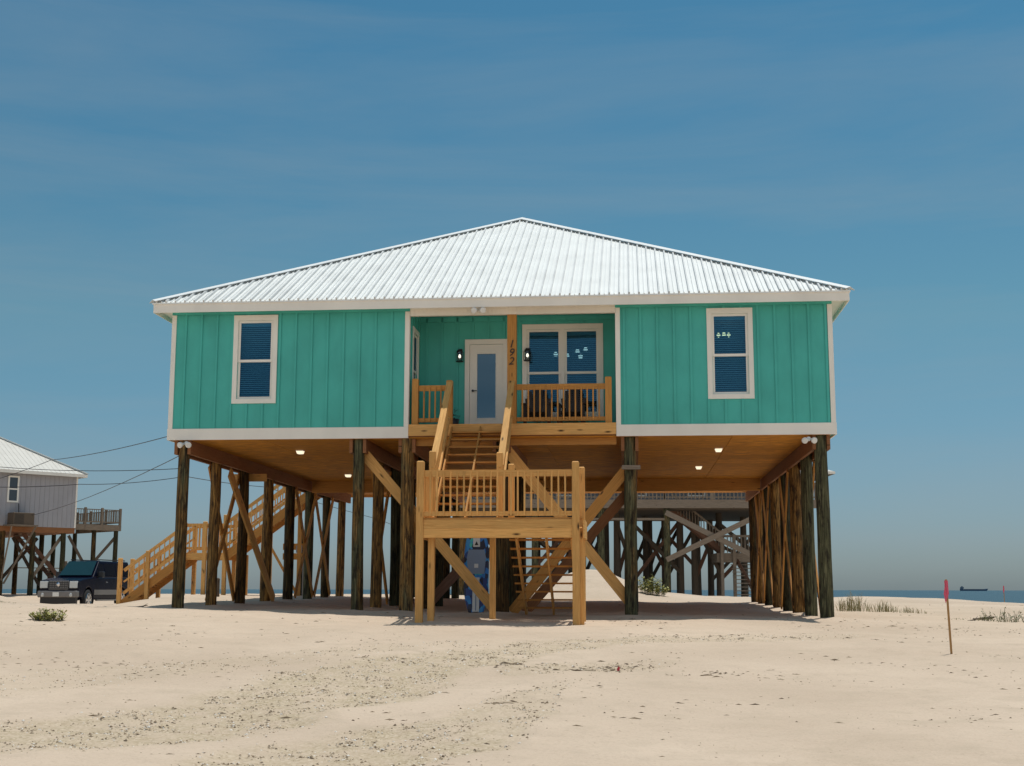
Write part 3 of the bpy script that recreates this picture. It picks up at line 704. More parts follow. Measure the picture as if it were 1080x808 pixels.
c = MB(); c.cyl((0,0,.0),(0,0,.35),.012,n=6); c.beam((-.12,0,0),(.12,0,0),.02,.02); c.beam((0,-.12,0),(0,.12,0),.02,.02); c.build('frame', BLACK, o)
for (x, y) in ((-.13,0),(.13,0),(0,-.13)): MB().lathe([(0,-.05),(.045,-.02),(.05,.02),(.02,.07),(0,.07)], (x,y,.03), 10).build('bulb', WARMBULB, o)
o = thing('dome_light', 'round ceiling lamp seen through the glass of the front door', 'ceiling light', hw(-.36,3.9,8.47), HROT)
MB().lathe([(0,-.12),(.08,-.11),(.13,-.05),(.14,0)], (0,0,0)).build('dome', BULB, o); MB().lathe([(.14,0),(.2,-.0),(.2,-.03),(.14,-.03)], (0,0,0)).build('rim', BLACK, o)

# porch chairs
def chair(u, label):
    o = thing('porch_chair', label, 'chair', hw(u, .95, 5.62), HROT+RND.uniform(-.1,.1), 'dark slatted chairs on the porch')
    m = MB()
    for k in range(5): m.box(-.27,.27,-.32+k*.11,-.32+k*.11+.1,.36-k*.022,.38-k*.022)
    m.build('seat', DARKCHAIR, o)
    bk = MB(); lean = .32
    for k in range(7):
        x = (k-3)*.086; h = .86 - .018*(k-3)**2 - .006*abs(k-3)**3; sp = 1+.12
        bk.beam((x*.8,.20,.26),(x*1.12,.20+h*lean,.26+h),.078,.02,(1,0,0))
    bk.beam((-.3,.30,.5),(.3,.30,.5),.02,.07,(0,1,0)); bk.build('backrest', DARKCHAIR, o)
    for s in (-1,1):
        MB().box(s*.33-.065,s*.33+.065,-.42,.36,.55,.575).build('armrest', DARKCHAIR, o)
        MB().box(s*.3-.045,s*.3+.045,-.36,-.27,0,.55).build('leg', DARKCHAIR, o)
        MB().beam((s*.29,-.34,.33),(s*.29,.55,.04),.03,.12,(1,0,0)).build('leg', DARKCHAIR, o)
chair(.99, 'dark brown slatted porch chair behind the railing, the one nearer the numbered post'); chair(1.87, 'dark brown slatted porch chair behind the railing, the one nearer the right railing post')
o = thing('plant_pot', 'small dark pot with a low plant beside the front door, behind the left railing', 'pot', hw(-1.2,1.25,5.62), HROT)
MB().lathe([(0,0),(.12,0),(.17,.28),(.15,.28),(.14,.24),(0,.24)], (0,0,0)).build('pot', plain('dark_pot',(.02,.022,.03),.5), o)
LEAFD = plain('dark_leaf', (.025,.05,.03), .6)
m = MB()
for k in range(60):
    a = RND.uniform(0,6.3); r = RND.uniform(0,.14); z = RND.uniform(.25,.5); p = Vector((math.cos(a)*r, math.sin(a)*r, z)); d = Vector((math.cos(a),math.sin(a),RND.uniform(-.2,.8)))*.08; s = Vector((-math.sin(a),math.cos(a),0))*.02
    m.sheet([p, p+d*.5+s, p+d, p+d*.5-s])
m.build('foliage', LEAFD, o)

# ------------------------------------------------------------------ paddle board under the house
def board_mat():
    m, nt, b = new_mat('board_print'); L = nt.links
    v = nt.nodes.new('ShaderNodeTexVoronoi'); L.new(mapped(nt, 'Object', (7.5,1,5.5)), v.inputs['Vector']); v.inputs['Scale'].default_value = 1.3
    c = ramp(nt, v.outputs['Color'], [(.0,(.01,.015,.04)),(.28,(.02,.06,.25)),(.42,(.03,.22,.62)),(.58,(.04,.32,.70)),(.70,(.012,.025,.08)),(.84,(.06,.60,.52))])
    r = c.node; r.color_ramp.interpolation = 'CONSTANT'
    L.new(c, b.inputs['Base Color']); b.inputs['Roughness'].default_value = .35; return m
bt = thing('paddle_board', 'blue patterned paddle board with white centre stripe, standing upright behind the landing', 'paddle board', hw(-.55,.9,hterr(-.55,.9)), HROT)
out = []
for k in range(25):
    t = k/24; z = 2.15*t
    w = .31 * (1-(abs(t-.52)/.56)**3.2) if t > .3 else .31*(.60+.40*math.sin(min(1,t/.3)*math.pi/2))
    out.append((w, z))
pts = [(w, z) for w, z in out] + [(-w, z) for w, z in reversed(out)]
MB().prism(pts, (0,.06,0), (1,0,0), (0,.08,1), (0,.10,0)).build('board', board_mat(), bt, bevel=.02)
GP = plain('grey_deck_pad', (.26,.33,.45), .7)
MB().prism([(-.2,.95),(.2,.95),(.24,1.35),(.2,1.55),(-.2,1.55),(-.24,1.35)], (0,.052,0), (1,0,0), (0,.08,1), (0,.01,0)).build('deck_pad', GP, bt)
MB().prism([(-.085,.02),(.085,.02),(.085,.86),(-.085,.86)], (0,.044,0), (1,0,0), (0,.08,1), (0,.012,0)).build('stripe', WPLASTIC, bt)
MB().prism([(-.012,.05),(.012,.05),(.012,.84),(-.012,.84)], (0,.038,0), (1,0,0), (0,.08,1), (0,.008,0)).build('stripe_line', GP, bt)
MB().prism([(-.085,1.62),(.085,1.62),(.085,1.85),(-.085,1.85)], (0,.044,0), (1,0,0), (0,.08,1), (0,.012,0)).build('nose_panel', WPLASTIC, bt)
MB().prism([(-.05,1.66),(.05,1.66),(0,1.76)], (0,.038,0), (1,0,0), (0,.08,1), (0,.008,0)).build('emblem', BLACK, bt)
MB().prism([(-.05,1.1),(.05,1.1),(.05,1.2),(-.05,1.2)], (0,.042,0), (1,0,0), (0,.08,1), (0,.012,0)).build('handle', WPLASTIC, bt)

# ------------------------------------------------------------------ left neighbour
NC = Vector((-27.2, 82, 1.6)); NR = R_(45)
nb = thing('grey_house', 'grey sided house with pale hip roof on old piles, far left', 'house', NC, NR, None, (0,0,1.6))
GREY = paint('grey_siding', (.38,.375,.40), .6, .06)
NROOF = paint('pale_roof_metal', (.62,.60,.55), .5, .05, .4, False)
NZ0, NZ1 = 5.34, 8.50
w = MB(); w.box(-16,0,0,11,NZ0,NZ1)
k = -15.9
while k < 0: w.box(k,k+.03,-.02,0,NZ0+.01,NZ1-.01); k += .3
w.build('wall', GREY, nb)
MB().box(-.08,.03,-.035,-.021,NZ0,NZ1).build('corner_trim', WHITE, nb)
MB().box(-16.4,.4,-.44,-.40,NZ1-.02,NZ1+.16).box(.4,.44,-.44,11.4,NZ1-.02,NZ1+.16).build('fascia', WHITE, nb)
e = .45; pn = .58; rh = 5.95; zt = NZ1+.17
q = [(-16-e,-e,zt),(e,-e,zt),(e,11+e,zt),(-16-e,11+e,zt)]; r1 = (-16-e+rh,5.5,zt+pn*rh); r2 = (e-rh,5.5,zt+pn*rh)
rf = MB(); rf.sheet([q[0],q[1],r2,r1]); rf.sheet([q[1],q[2],r2]); rf.sheet([q[2],q[3],r1,r2]); rf.sheet([q[3],q[0],r1]); rf.sheet([q[3],q[2],q[1],q[0]])
nn = Vector((0,-pn,1)).normalized(); k = -16
while k < .3:
    r_ = min(rh, e-k-.02, k+16+e-.02)
    if r_ > .1: rf.beam(Vector((k,-e,zt))+nn*.006, Vector((k,-e+r_,zt+pn*r_))+nn*.006, .03, .014, (1,0,0))
    k += .3
rfo = rf.build('roof', NROOF, nb)
MB().beam(Vector(q[1])+Vector((0,0,.05)), Vector(r2)+Vector((0,0,.05)), .25, .05).build('ridge_cap', NROOF, rfo)
MB().cyl((-5.4,1.8,zt+1.2),(-5.4,1.8,zt+1.65),.06,n=8).build('vent_pipe', BLACK, rfo)
def nwin(x0, x1, z0, z1):
    m = MB(); c = .1; m.box(x0-c,x1+c,-.06,-.024,z0-c,z0); m.box(x0-c,x1+c,-.06,-.024,z1,z1+c); m.box(x0-c,x0,-.06,-.024,z0,z1); m.box(x1,x1+c,-.06,-.024,z0,z1); m.box(x0,x1,-.055,-.024,(z0+z1)/2-.04,(z0+z1)/2+.04)
    o = m.build('window', WHITE, nb); MB().box(x0,x1,-.035,-.022,z0,z1).build('pane', plain('grey_glass',(.05,.07,.09),.15), o)
nwin(-4.35,-3.85,6.85,8.25); nwin(-9.5,-8.7,6.85,8.25)
MB().box(-16,.0,.02,11,NZ0-.34,NZ0-.003).build('floor_frame', BEAMW, nb)
MB().box(-4.6,-2.9,-1.1,-.03,NZ0-.03,NZ0+.05).build('equipment_platform', OLDW, nb)
MB().beam((-4.5,-1.0,NZ0-.04),(-4.5,.1,1.9),.06,.1).build('strut', OLDW, nb); MB().beam((-3.0,-1.0,NZ0-.04),(-4.3,.1,1.9),.06,.1).build('strut', OLDW, nb)
for x in (-.65,-2.6,-4.5,-7,-9.5,-12,-15): MB().cyl((x,.15,.6),(x,.15,NZ0-.3),.17,.15,10,rings=4,jit=.02).build('pile', PILE, nb)
for y in (3.6,7.2,10.6):
    for x in (-.4,-3,-6,-9,-12,-15): MB().cyl((x,y,.6),(x,y,NZ0-.3),.16,.15,10).build('pile', PILE, nb)
for (p, q_, m_) in (((-.65,.4,4.8),(-2.6,.4,2.0),OLDW),((-2.4,3.4,4.8),(-.5,3.4,1.8),DARKW),((-.6,3.8,4.8),(-3,3.8,2),DARKW),((-4.5,3.4,2),(-7,3.4,4.8),DARKW),((-7,.4,2),(-4.6,.4,4),DARKW)):
    MB().beam(p, q_, .05, .2, (0,1,0)).build('brace', m_, nb)
st = MB()
stt = st.beam((-2.6,1.6,5.0),(.2,1.6,2.0),.05,.26,(0,1,0)).beam((-2.6,2.7,5.0),(.2,2.7,2.0),.05,.26,(0,1,0)).build('staircase', BROWNW, nb)
for k in range(13): MB().box(-2.6+k*.21,-2.6+k*.21+.26,1.6,2.7,4.85-k*.225,4.89-k*.225).build('tread', OLDW, stt)
# its deck
MB().box(.03,3.4,.6,6.5,5.6,5.66).build('deck_floor', OLDW, nb)
MB().box(.03,3.44,.55,.6,5.28,5.64).box(3.4,3.44,.6,6.5,5.28,5.64).build('deck_rim', OLDW, nb)
dr = MB().beam((.05,.62,6.6),(3.4,.62,6.6),.09,.05).beam((3.4,.62,6.6),(3.4,6.5,6.6),.09,.05).beam((.05,6.5,6.6),(3.4,6.5,6.6),.09,.05).build('deck_railing', OLDW, nb)
MB().beam((.05,.62,5.82),(3.4,.62,5.82),.04,.08).beam((3.4,.62,5.82),(3.4,6.5,5.82),.04,.08).build('bottom_rail', OLDW, dr)
for x in (.95,2.1,3.36): MB().post(x,.6,5.3,6.72,.13).build('post', OLDW, dr)
for y in (2.5,4.5,6.4): MB().post(3.36,y,5.3,6.72,.13).build('post', OLDW, dr)
for k in range(1,22): MB().box(.05+k*.15,.085+k*.15,.62,.65,5.8,6.58).build('baluster', OLDW, dr)
for k in range(1,38): MB().box(3.36,3.39,.62+k*.155,.655+k*.155,5.8,6.58).build('baluster', OLDW, dr)
for x, y in ((1.7,.75),(3.2,.75),(3.2,6.3),(1.7,6.3)): MB().cyl((x,y,.6),(x,y,5.3),.16,.14,10,rings=4,jit=.02).build('pile', PILE, nb)
MB().beam((0,.8,4.9),(1.6,.8,2.4),.05,.18,(0,1,0)).build('brace', DARKW, nb); MB().beam((1.7,.8,3.2),(3.2,.8,4.9),.05,.18,(0,1,0)).build('brace', DARKW, nb)
fl = MB().beam((.3,9,3.0),(4,9,3.0),.08,.06).build('lower_fence', OLDW, nb)
for x in (.4,1.6,2.8,4.0): MB().post(x,9,.8,3.5,.13).build('post', OLDW, fl)
# its air conditioner
mtx = Matrix.Translation(NC) @ Matrix.Rotation(NR, 4, 'Z')
ac = thing('air_conditioner', 'brown metal air conditioner on a bracket platform outside the grey house', 'air conditioner', mtx @ Vector((-3.75,-.55,NZ0+.05-1.6)), NR)
MB().box(-.65,.65,-.42,.42,.0,.72).build('case', plain('rusty_case', (.13,.095,.065), .6, .2), ac, bevel=.03)
gl = MB()
for k in range(9): gl.box(-.6,.0,-.435,-.421,.08+k*.065,.10+k*.065)
gl.build('grille', BLACK, ac); MB().cyl((.0,.35,.72),(.0,.42,1.3),.03,n=8).build('pipe', BLACK, ac)

# ------------------------------------------------------------------ back house
bh = thing('weathered_house', 'old grey house with long weathered deck on braced piles, behind the teal house', 'house', (5,85,1.3), 0, None, (5,0,1.3))
Z0 = 6.83
MB().box(-4,19.8,0,.09,Z0,7.38).build('deck_rim', OLDW, bh)
MB().box(-4,19.8,.09,4.5,7.2,7.3).build('deck_floor', DARKW, bh)
MB().box(-4,19.6,.3,15,6.75,7.15).build('floor_frame', DARKW, bh)
br = MB().box(-4,19.8,.0,.08,8.25,8.36).build('deck_railing', OLDW, bh); MB().box(-4,19.8,.01,.07,7.5,7.58).build('bottom_rail', OLDW, br)
bal = [(-3.9+k*.25) for k in range(95)]
for x in bal: MB().box(x,x+.07,-.03,.0,7.40,8.3).build('baluster', OLDW, br)
for x in (-3.9,1.4,5.7,9.9,13,17,19.72): MB().post(x,.05,7.38,8.5,.16).build('post', OLDW, br)
w = MB().box(-4,20.6,4.5,15,7.15,9.3).build('wall', paint('old_grey_siding', (.22,.23,.25), .7, .1), bh)
for x in (-2,3,8,12): 
    o = MB().box(x,x+1.2,4.42,4.498,7.9,9.0).build('window', WHITE, bh); MB().box(x+.1,x+1.1,4.40,4.419,8.0,8.9).build('pane', plain('grey_glass',(.05,.07,.09),.15), o)
q = [(-5,2.6,9.45),(21.6,2.6,9.45),(21.6,16,9.45),(-5,16,9.45)]; r1 = (1.7,9.3,12.2); r2 = (14.9,9.3,12.2)
rf = MB(); rf.sheet([q[0],q[1],r2,r1]); rf.sheet([q[1],q[2],r2]); rf.sheet([q[2],q[3],r1,r2]); rf.sheet([q[3],q[0],r1]); rf.sheet([q[3],q[2],q[1],q[0]]); rf.build('roof', NROOF, bh)
MB().box(-5,21.6,2.55,2.6,9.28,9.45).box(21.6,21.65,2.55,16,9.28,9.45).build('fascia', WHITE, bh)
for row, yy in enumerate((.35, 4.4, 8.8, 13.4)):
    xs_ = [-3.2,1.5,5.8,10.05,18.5] if row == 0 else [x+RND.uniform(-.25,.25) for x in ([-3,.6,4.3,6.9,8.4,11.4,12.5,14.2,18],[-3.3,-.2,3.0,5.2,6.8,9.3,10.9,13.0,16.6],[-2.6,2,4.4,6.4,8.6,10.2,12.6,14.6,18.4])[row-1]]
    for x in xs_:
        MB().cyl((x,yy,.6),(x,yy,6.8),RND.uniform(.22,.30),.22,10,rings=3,jit=.02).build('pile', PILE_G if row == 0 else DARKW, bh)
    if row:
        for q_, (a_, b_) in enumerate(zip(xs_, xs_[1:])):
            if (q_+row) % 3:
                MB().beam((a_,yy-.28,6.4-.4*row),(b_,yy-.28,2.4+.3*row),.07,.25,(0,1,0)).build('brace', DARKW if row != 2 else BROWNW, bh); MB().beam((b_,yy+.28,6.2),(a_,yy+.28,2.2),.07,.25,(0,1,0)).build('brace', DARKW if row != 1 else BROWNW, bh)
MB().beam((10.05-.1,.02,6.55),(15.6,.02,3.75),.08,.34,(0,1,0)).build('brace', OLDW, bh); MB().beam((9.95,-.08,3.5),(15.6,-.08,6.2),.08,.34,(0,1,0)).build('brace', OLDW, bh)
MB().box(4.5,10,.2,.3,6.05,6.2).build('tie_board', OLDW, bh)
ss = MB().beam((10.6,2.2,6.9),(14.0,2.2,4.1),.06,.4,(0,1,0)).beam((10.6,3.4,6.9),(14.0,3.4,4.1),.06,.4,(0,1,0)).build('staircase', BROWNW, bh)
for k in range(14): MB().box(10.6+k*.24,10.9+k*.24,2.2,3.4,6.85-k*.2,6.9-k*.2).build('tread', OLDW, ss)
hr = MB().beam((10.6,2.1,7.9),(14.0,2.1,5.2),.06,.12,(0,1,0)).build('stair_rail', OLDW, ss)
for k in range(1,18): MB().box(10.6+k*.19,10.66+k*.19,2.08,2.14,6.9-k*.151,7.85-k*.151).build('baluster', OLDW, hr)
lp = MB().box(13.4,16.4,1.2,3.6,3.4,3.98).build('stair_landing', OLDW, bh)
for x in (13.7,14.5,16.2): MB().post(x,1.06,1.0,5.2,.2).build('post', OLDW, lp)
MB().box(13.5,16.4,1.15,1.25,5.0,5.15).build('rail', OLDW, lp)
for k in range(12): MB().box(13.6+k*.23,13.66+k*.23,1.16,1.22,4.0,5.05).build('baluster', OLDW, lp)
l2 = MB().beam((14.7,1.3,3.5),(15.6,-.6,1.2),.08,.3).build('lower_flight', BROWNW, bh)
for k in range(9): MB().box(14.3,16.3,1.1-k*.22,1.35-k*.22,3.2-k*.24,3.25-k*.24).build('tread', OLDW, l2)

# ------------------------------------------------------------------ dark sport utility car
NAVY = plain('navy_car_paint', (.003,.004,.016), .22, 0, .12); b_ = NAVY.node_tree.nodes['Principled BSDF']; b_.inputs['Coat Weight'].default_value = .10; b_.inputs['Coat Roughness'].default_value = .05
SILV = plain('silver_trim', (.20,.19,.185), .4, .3); CHROME = plain('chrome', (.7,.7,.72), .2, 1); CGL = plain('dark_car_glass', (.004,.006,.012), .1, 0, .3)
WSG = plain('windscreen_glass', (.012,.045,.055), .08, 0, .5); TYRE = plain('tyre_rubber', (.015,.015,.016), .8); LENS = plain('headlight_lens', (.6,.62,.62), .15)
cz = terr(-21.9, 67.6)
car = thing('parked_car', 'dark navy utility car with silver lower trim, parked by the rear stairs', 'car', (-21.6,67.6,cz-.05), math.atan2(-.985,-.17)); car.scale = (1.03,1.03,1.25)
def arc(cx_, r, z=.40, n=9): return [(cx_+r*math.cos(math.pi*k/n), z+r*math.sin(math.pi*k/n)) for k in range(n+1)]
prof = [(2.78,.52)] + [(2.84,.72),(2.86,1.02),(2.78,1.16),(2.2,1.24),(1.32,1.30),(-2.72,1.30),(-2.82,1.0),(-2.80,.52)] 
under = [(-2.3,.5)] + list(reversed(arc(-1.72,.50))) + list(reversed(arc(1.80,.50))) + [(2.4,.5)]
MB().prism(prof+under, (0,-.98,0), (1,0,0), (0,0,1), (0,1.96,0)).build('body', NAVY, car, bevel=.08)
def frus(name, mat, x0,x1,w0,z0,X0,X1,w1,z1, par=car, bev=.04):
    V = [(x0,-w0,z0),(x1,-w0,z0),(x1,w0,z0),(x0,w0,z0),(X0,-w1,z1),(X1,-w1,z1),(X1,w1,z1),(X0,w1,z1)]
    Fc = [(0,3,2,1),(4,5,6,7),(0,1,5,4),(1,2,6,5),(2,3,7,6),(3,0,4,7)]
    return MB().add(V, Fc, [[(0,0),(1,0),(1,1),(0,1)]]*6).build(name, mat, par, bevel=bev)
cab = frus('cabin', NAVY, -2.72,1.36,.95,1.28,-2.58,.52,.80,1.95)
def pt(x, s, t): # on the cabin side, t = height fraction
    return Vector((x, s*(.95-.15*t+.008), 1.28+.67*t))
MB().sheet([(1.30,-.84,1.345),(1.30,.84,1.345),(.63,.73,1.90),(.63,-.73,1.90)]).build('windscreen', WSG, cab, off=(-.035,0,-.03))
for s in (-1,1):
    for a_, b_, c_, d_ in ((1.05,.18,.62,.18),(.08,-1.0,.08,-1.0),(-1.1,-2.5,-1.1,-2.42)):
        MB().sheet([pt(a_,s,.10),pt(b_,s,.10),pt(d_,s,.84),pt(c_,s,.84)]).build('side_window', CGL, cab)
    MB().box(-1.18,1.26,s*.985,s*1.005,.60,.80).build('side_trim', SILV, car)
    MB().box(-1.1,1.15,s*1.0,s*1.12,.36,.42).build('running_board', SILV, car)
    MB().box(.72,.95,s*.99,s*1.24,1.28,1.52).build('mirror', BLACK, car, bevel=.03)
    MB().box(-.05,.12,s*.985,s*1.01,1.08,1.12).build('door_handle', CHROME, car)
    MB().box(2.78,2.90,s*.95,s*.56,.86,1.13).build('headlight', LENS, car, bevel=.02)
    MB().beam((.5,s*.7,2.0),(-2.4,s*.7,2.0),.04,.04).build('roof_rail', BLACK, car)
    for x in (1.80,-1.72):
        w = MB(); w.lathe([(.18,-.13),(.36,-.13),(.405,-.09),(.405,.09),(.36,.13),(.18,.13)], (x,s*.86,.40), 24, axis=(0,1,0))
        wo = w.build('wheel', TYRE, car)
        rm = MB(); rm.lathe([(.0,.0),(.08,.0),(.1,-.02),(.24,-.01),(.26,.02),(.26,-.1)], (x,s*.995,.40), 24, axis=(0,s,0))
        for k in range(6):
            t = k*math.pi/3; rm.beam((x+.05*math.cos(t),s*1.0,.40+.05*math.sin(t)),(x+.25*math.cos(t),s*1.0,.40+.25*math.sin(t)),.02,.09,(0,1,0))
        rm.build('rim', CHROME, wo)
MB().box(2.80,2.895,-.50,.50,.80,1.15).build('grille', SILV, car, bevel=.02)
g = MB()
for k in range(4): g.box(2.88,2.91,-.48,.48,.84+k*.075,.87+k*.075)
for k in range(8): g.box(2.882,2.908,-.46+k*.128,-.44+k*.128,.86,1.12)
g.build('grille_bars', BLACK, car)
MB().lathe([(0,0),(.09,0),(.09,.02),(0,.025)], (2.91,0,1.0), 16, axis=(1,0,0)).build('badge', CHROME, car)
MB().box(2.72,3.02,-1.0,1.0,.50,.76).build('bumper', SILV, car, bevel=.05); MB().box(2.7,2.9,-.9,.9,.25,.5).build('air_dam', BLACK, car)
MB().box(3.02,3.035,-.2,.12,.54,.70).build('licence_plate', WPLASTIC, car)
for s in (-1,1): MB().lathe([(0,0),(.08,0),(.08,.03),(0,.03)], (3.0,s*.72,.6), 12, axis=(1,0,0)).build('fog_lamp', LENS, car)

# ------------------------------------------------------------------ power lines
def wire(pts, label, sag=.0, r=.014):
    mb = MB(); P = []
    for a_, b_ in zip(pts, pts[1:]):
        a_ = Vector(a_); b_ = Vector(b_)
        for k in range(12): t = k/12; P.append(a_.lerp(b_, t)-Vector((0,0,4*sag*t*(1-t))))
    P.append(Vector(pts[-1]))
    o = P[0].copy()
    for p, q_ in zip(P, P[1:]): mb.cyl(p, q_, r, n=5, caps=False)
    ob = mb.build('power_line', BLACK, None, off=o); ob.location = o
    return tag(ob, label, 'cable', 'overhead wires on the left')
def ray(px, py, Y):      # sight line of a point at distance Y (metres) used to lay the long wires
    x = (px-540)/1381.85; y = (404-py)/1381.85; c, s = math.cos(.1564), math.sin(.1564); d = Vector((x, c-y*s, s+y*c)); return Vector((0,0,1.6)) + d*(Y/d.y)
wire([ray(-60,520,64), ray(54,486,58), hw(-8.24,4,ray(178,447,37).z)], 'black overhead wire rising steeply to the teal wall, the uppermost at the house', .15)
wire([mtx @ Vector((-3.0,-.2,4.4)), hw(-8.24,4.4,ray(178,458,37).z)], 'thin black wire slanting from the grey house air conditioner up to the teal house', .3)
wire([ray(-60,487,60), ray(195,494.5,52)], 'level black wire crossing the roof of the grey house', .25)
wire([ray(-60,513,60), ray(84,511.5,58), ray(196,503,52)], 'sagging black wire crossing the grey wall near the window middle', .1)
wire([ray(196,503,52), ray(280,514,66), ray(400,548,85), ray(470,575,110)], 'thin wire descending behind the left piles of the teal house', .05, .016)

# ------------------------------------------------------------------ small things
PINKM = plain('pink_flagging', (.75,.10,.17), .6); STK = wood('stake_wood', (.34,.18,.07), (.50,.29,.12), 0, .8)
def stake(x, y, h, label, lean=.02):
    z = terr(x, y); o = thing('survey_stake', label, 'survey stake', (x,y,z), 0, 'pink topped survey stakes')
    MB().beam((0,0,-.2),(-lean*h,0,h),.030,.024,(1,0,0)).build('shaft', STK, o)
    r = MB(); r.beam((-lean*h*.8,0,h*.80),(-lean*h,0,h*.985),.048,.038,(1,0,0))
    p = Vector((-lean*h-.02,-.022,h*.97))
    r.sheet([p, p+Vector((.025,0,0)), p+Vector((.02,-.02,-.26)), p+Vector((-.015,-.01,-.36)), p+Vector((-.035,0,-.2))]); r.sheet([p+Vector((.02,-.005,0)), p+Vector((.045,-.02,-.18)), p+Vector((.02,-.02,-.28)), p+Vector((0,-.01,-.02))])
    r.build('ribbon', PINKM, o)
stake(7.28, 22.1, 1.22, 'thin wooden survey stake with pink ribbon, standing close on the right sand', .03); stake(25.6, 69, 1.25, 'small pink topped survey stake far off against the sea', 0)
# ship
sh = thing('cargo_ship', 'blue cargo ship far out on the horizon at right', 'ship', (2440,7000,-3), 0)
BL = plain('ship_hull_blue', (.03,.085,.16), .6)
MB().prism([(-70,1),(64,1),(72,13),(60,12),(56,9.5),(-58,9.5),(-60,13),(-72,13)], (0,-10,0), (1,0,0), (0,0,1), (0,20,0)).build('hull', BL, sh)
MB().box(-70,-56,-8,8,13.1,22).box(-66,-60,-3,3,22,26).build('superstructure', plain('ship_house', (.10,.16,.22), .6), sh)
MB().box(-50,55,-7,7,9.6,11).build('hatch_covers', plain('ship_hatch', (.09,.10,.13), .6), sh)
# meter rack
o = thing('meter_rack', 'timber rack with electric meter boxes on a grey pole, seen between the left piles', 'meter rack', hw(-10.35,21.8,hterr(-10.3,21.8)), HROT)
for z in (2.15,1.75): MB().box(-.7,.35,-.03,.03,z-.28,z-.02).build('board', PINE_D, o)
MB().box(-.55,-.43,.03,.15,-.3,2.5).build('post', PILE, o); MB().box(.0,.14,.03,.15,-.3,2.55).build('post', PILE, o)
MB().cyl((.2,-.06,-.2),(.2,-.06,1.6),.05,n=8).build('conduit', CONCRETE, o); MB().box(-.12,.12,-.13,-.032,1.75,2.05).build('meter_box', CONCRETE, o)
o = thing('short_post', 'short dark bollard post in the sand behind the left piles', 'post', (-11.1,50,terr(-11.1,50)), 0)
m = MB(); m.cyl((0,0,-.2),(0,0,.62),.09,.085,10); m.lathe([(.09,.62),(.1,.63),(.06,.7),(0,.71)], (0,0,0), 10); m.build('shaft', DARKW, o)
# driftwood, red scrap
def drift(x, y, L, r, ang, label):
    z = terr(x, y); m = MB(); c = Vector((0,0,r*.5)); d = Vector((math.cos(ang),math.sin(ang),.05))
    m.cyl(c-d*L/2, c, r*.6, r, 8, rings=3, jit=.1); m.cyl(c, c+d*L/2+Vector((0,0,.03)), r, r*.4, 8, rings=3, jit=.1); m.cyl(c+d*L*.1, c+d*L*.3+Vector((.05,.1,.08)), r*.5, r*.2, 6)
    ob = m.build('driftwood', DARKW, None); ob.location = (x,y,z); tag(ob, label, 'driftwood')
drift(11.9, 33.5, .55, .045, .1, 'dark stick of driftwood on the right sand behind the near stake')
drift(11.2, 32.3, .45, .02, .5, 'thin bent twig below the dark driftwood stick on the right sand')
drift(12.4, 31.4, .6, .022, .35, 'long thin twig in front of the leafy vine at the right edge')
drift(-10.2, 36.5, .5, .025, -.4, 'thin twig lying on the sand left of the front left pile')
ob = MB().add([(0,0,0),(.03,.01,.005),(.04,.03,.05),(.015,.02,.07),(-.01,.02,.03)], [(0,1,2,3,4)], [[(0,0),(1,0),(1,1),(.5,1),(0,1)]]).add([(0,0,0),(.025,-.015,.015),(.015,.02,.07)], [(0,1,2)], [[(0,0),(1,0),(1,1)]]).build('plastic_scrap', plain('red_plastic', (.5,.03,.04), .5))
ob.location = (1.55,19.6,terr(1.55,19.6)); tag(ob, 'tiny scrap of red plastic on the sand in front of the landing', 'litter')

# plants
def leafmat(name, a_, b2):
    m, nt, b = new_mat(name); n = nz(nt, mapped(nt, 'Object', (1,1,1)), 7, 3)
    nt.links.new(mix(nt, a_, b2, ramp(nt, n, [(.35,(0,0,0)),(.65,(1,1,1))])), b.inputs['Base Color']); b.inputs['Roughness'].default_value = .6
    b.inputs['Subsurface Weight'].default_value = 0; return m
LEAF = leafmat('beach_leaf', (.13,.18,.03), (.28,.31,.08)); LEAFY = leafmat('yellow_green_leaf', (.24,.25,.06), (.40,.38,.12)); STRAW = leafmat('dry_grass', (.20,.19,.08), (.36,.31,.17)); SPRIG = leafmat('grey_green_sprig', (.10,.12,.05), (.22,.22,.11))  # LEAFY is the plain yellow-green foliage colour
def bush(x, y, w, d, h, n, label, mat=LEAF, leaf=.06, sparse=False):
    z0 = terr(x, y); o = thing('beach_plant', label, 'plant', (x,y,z0), 0)
    st = MB(); lf = MB()
    for k in range(n):
        a_ = RND.uniform(0,6.28); r = math.sqrt(RND.random()); bx_, by_ = math.cos(a_)*r*w*.5, math.sin(a_)*r*d*.5
        zz = terr(x+bx_, y+by_)-z0; H_ = h*RND.uniform(.4,1)*(1-.55*r*r)
        tip = Vector((bx_+RND.uniform(-.12,.12), by_+RND.uniform(-.12,.12), zz+H_)); base = Vector((bx_*.8, by_*.8, zz-.03))
        st.cyl(base, tip, .006, .003, 4, caps=False)
        for j in range(9 if not sparse else 6):
            t = RND.uniform(.25,1.02); p = base.lerp(tip, t); b2 = RND.uniform(0,6.28); L_ = leaf*RND.uniform(.6,1.3)
            dv = Vector((math.cos(b2),math.sin(b2),RND.uniform(-.1,.9))).normalized()*L_; sd = Vector((-math.sin(b2),math.cos(b2),0))*L_*.32
            lf.sheet([p, p+dv*.45+sd, p+dv, p+dv*.45-sd])
    st.build('stem', SPRIG, o); lf.build('foliage', mat, o)
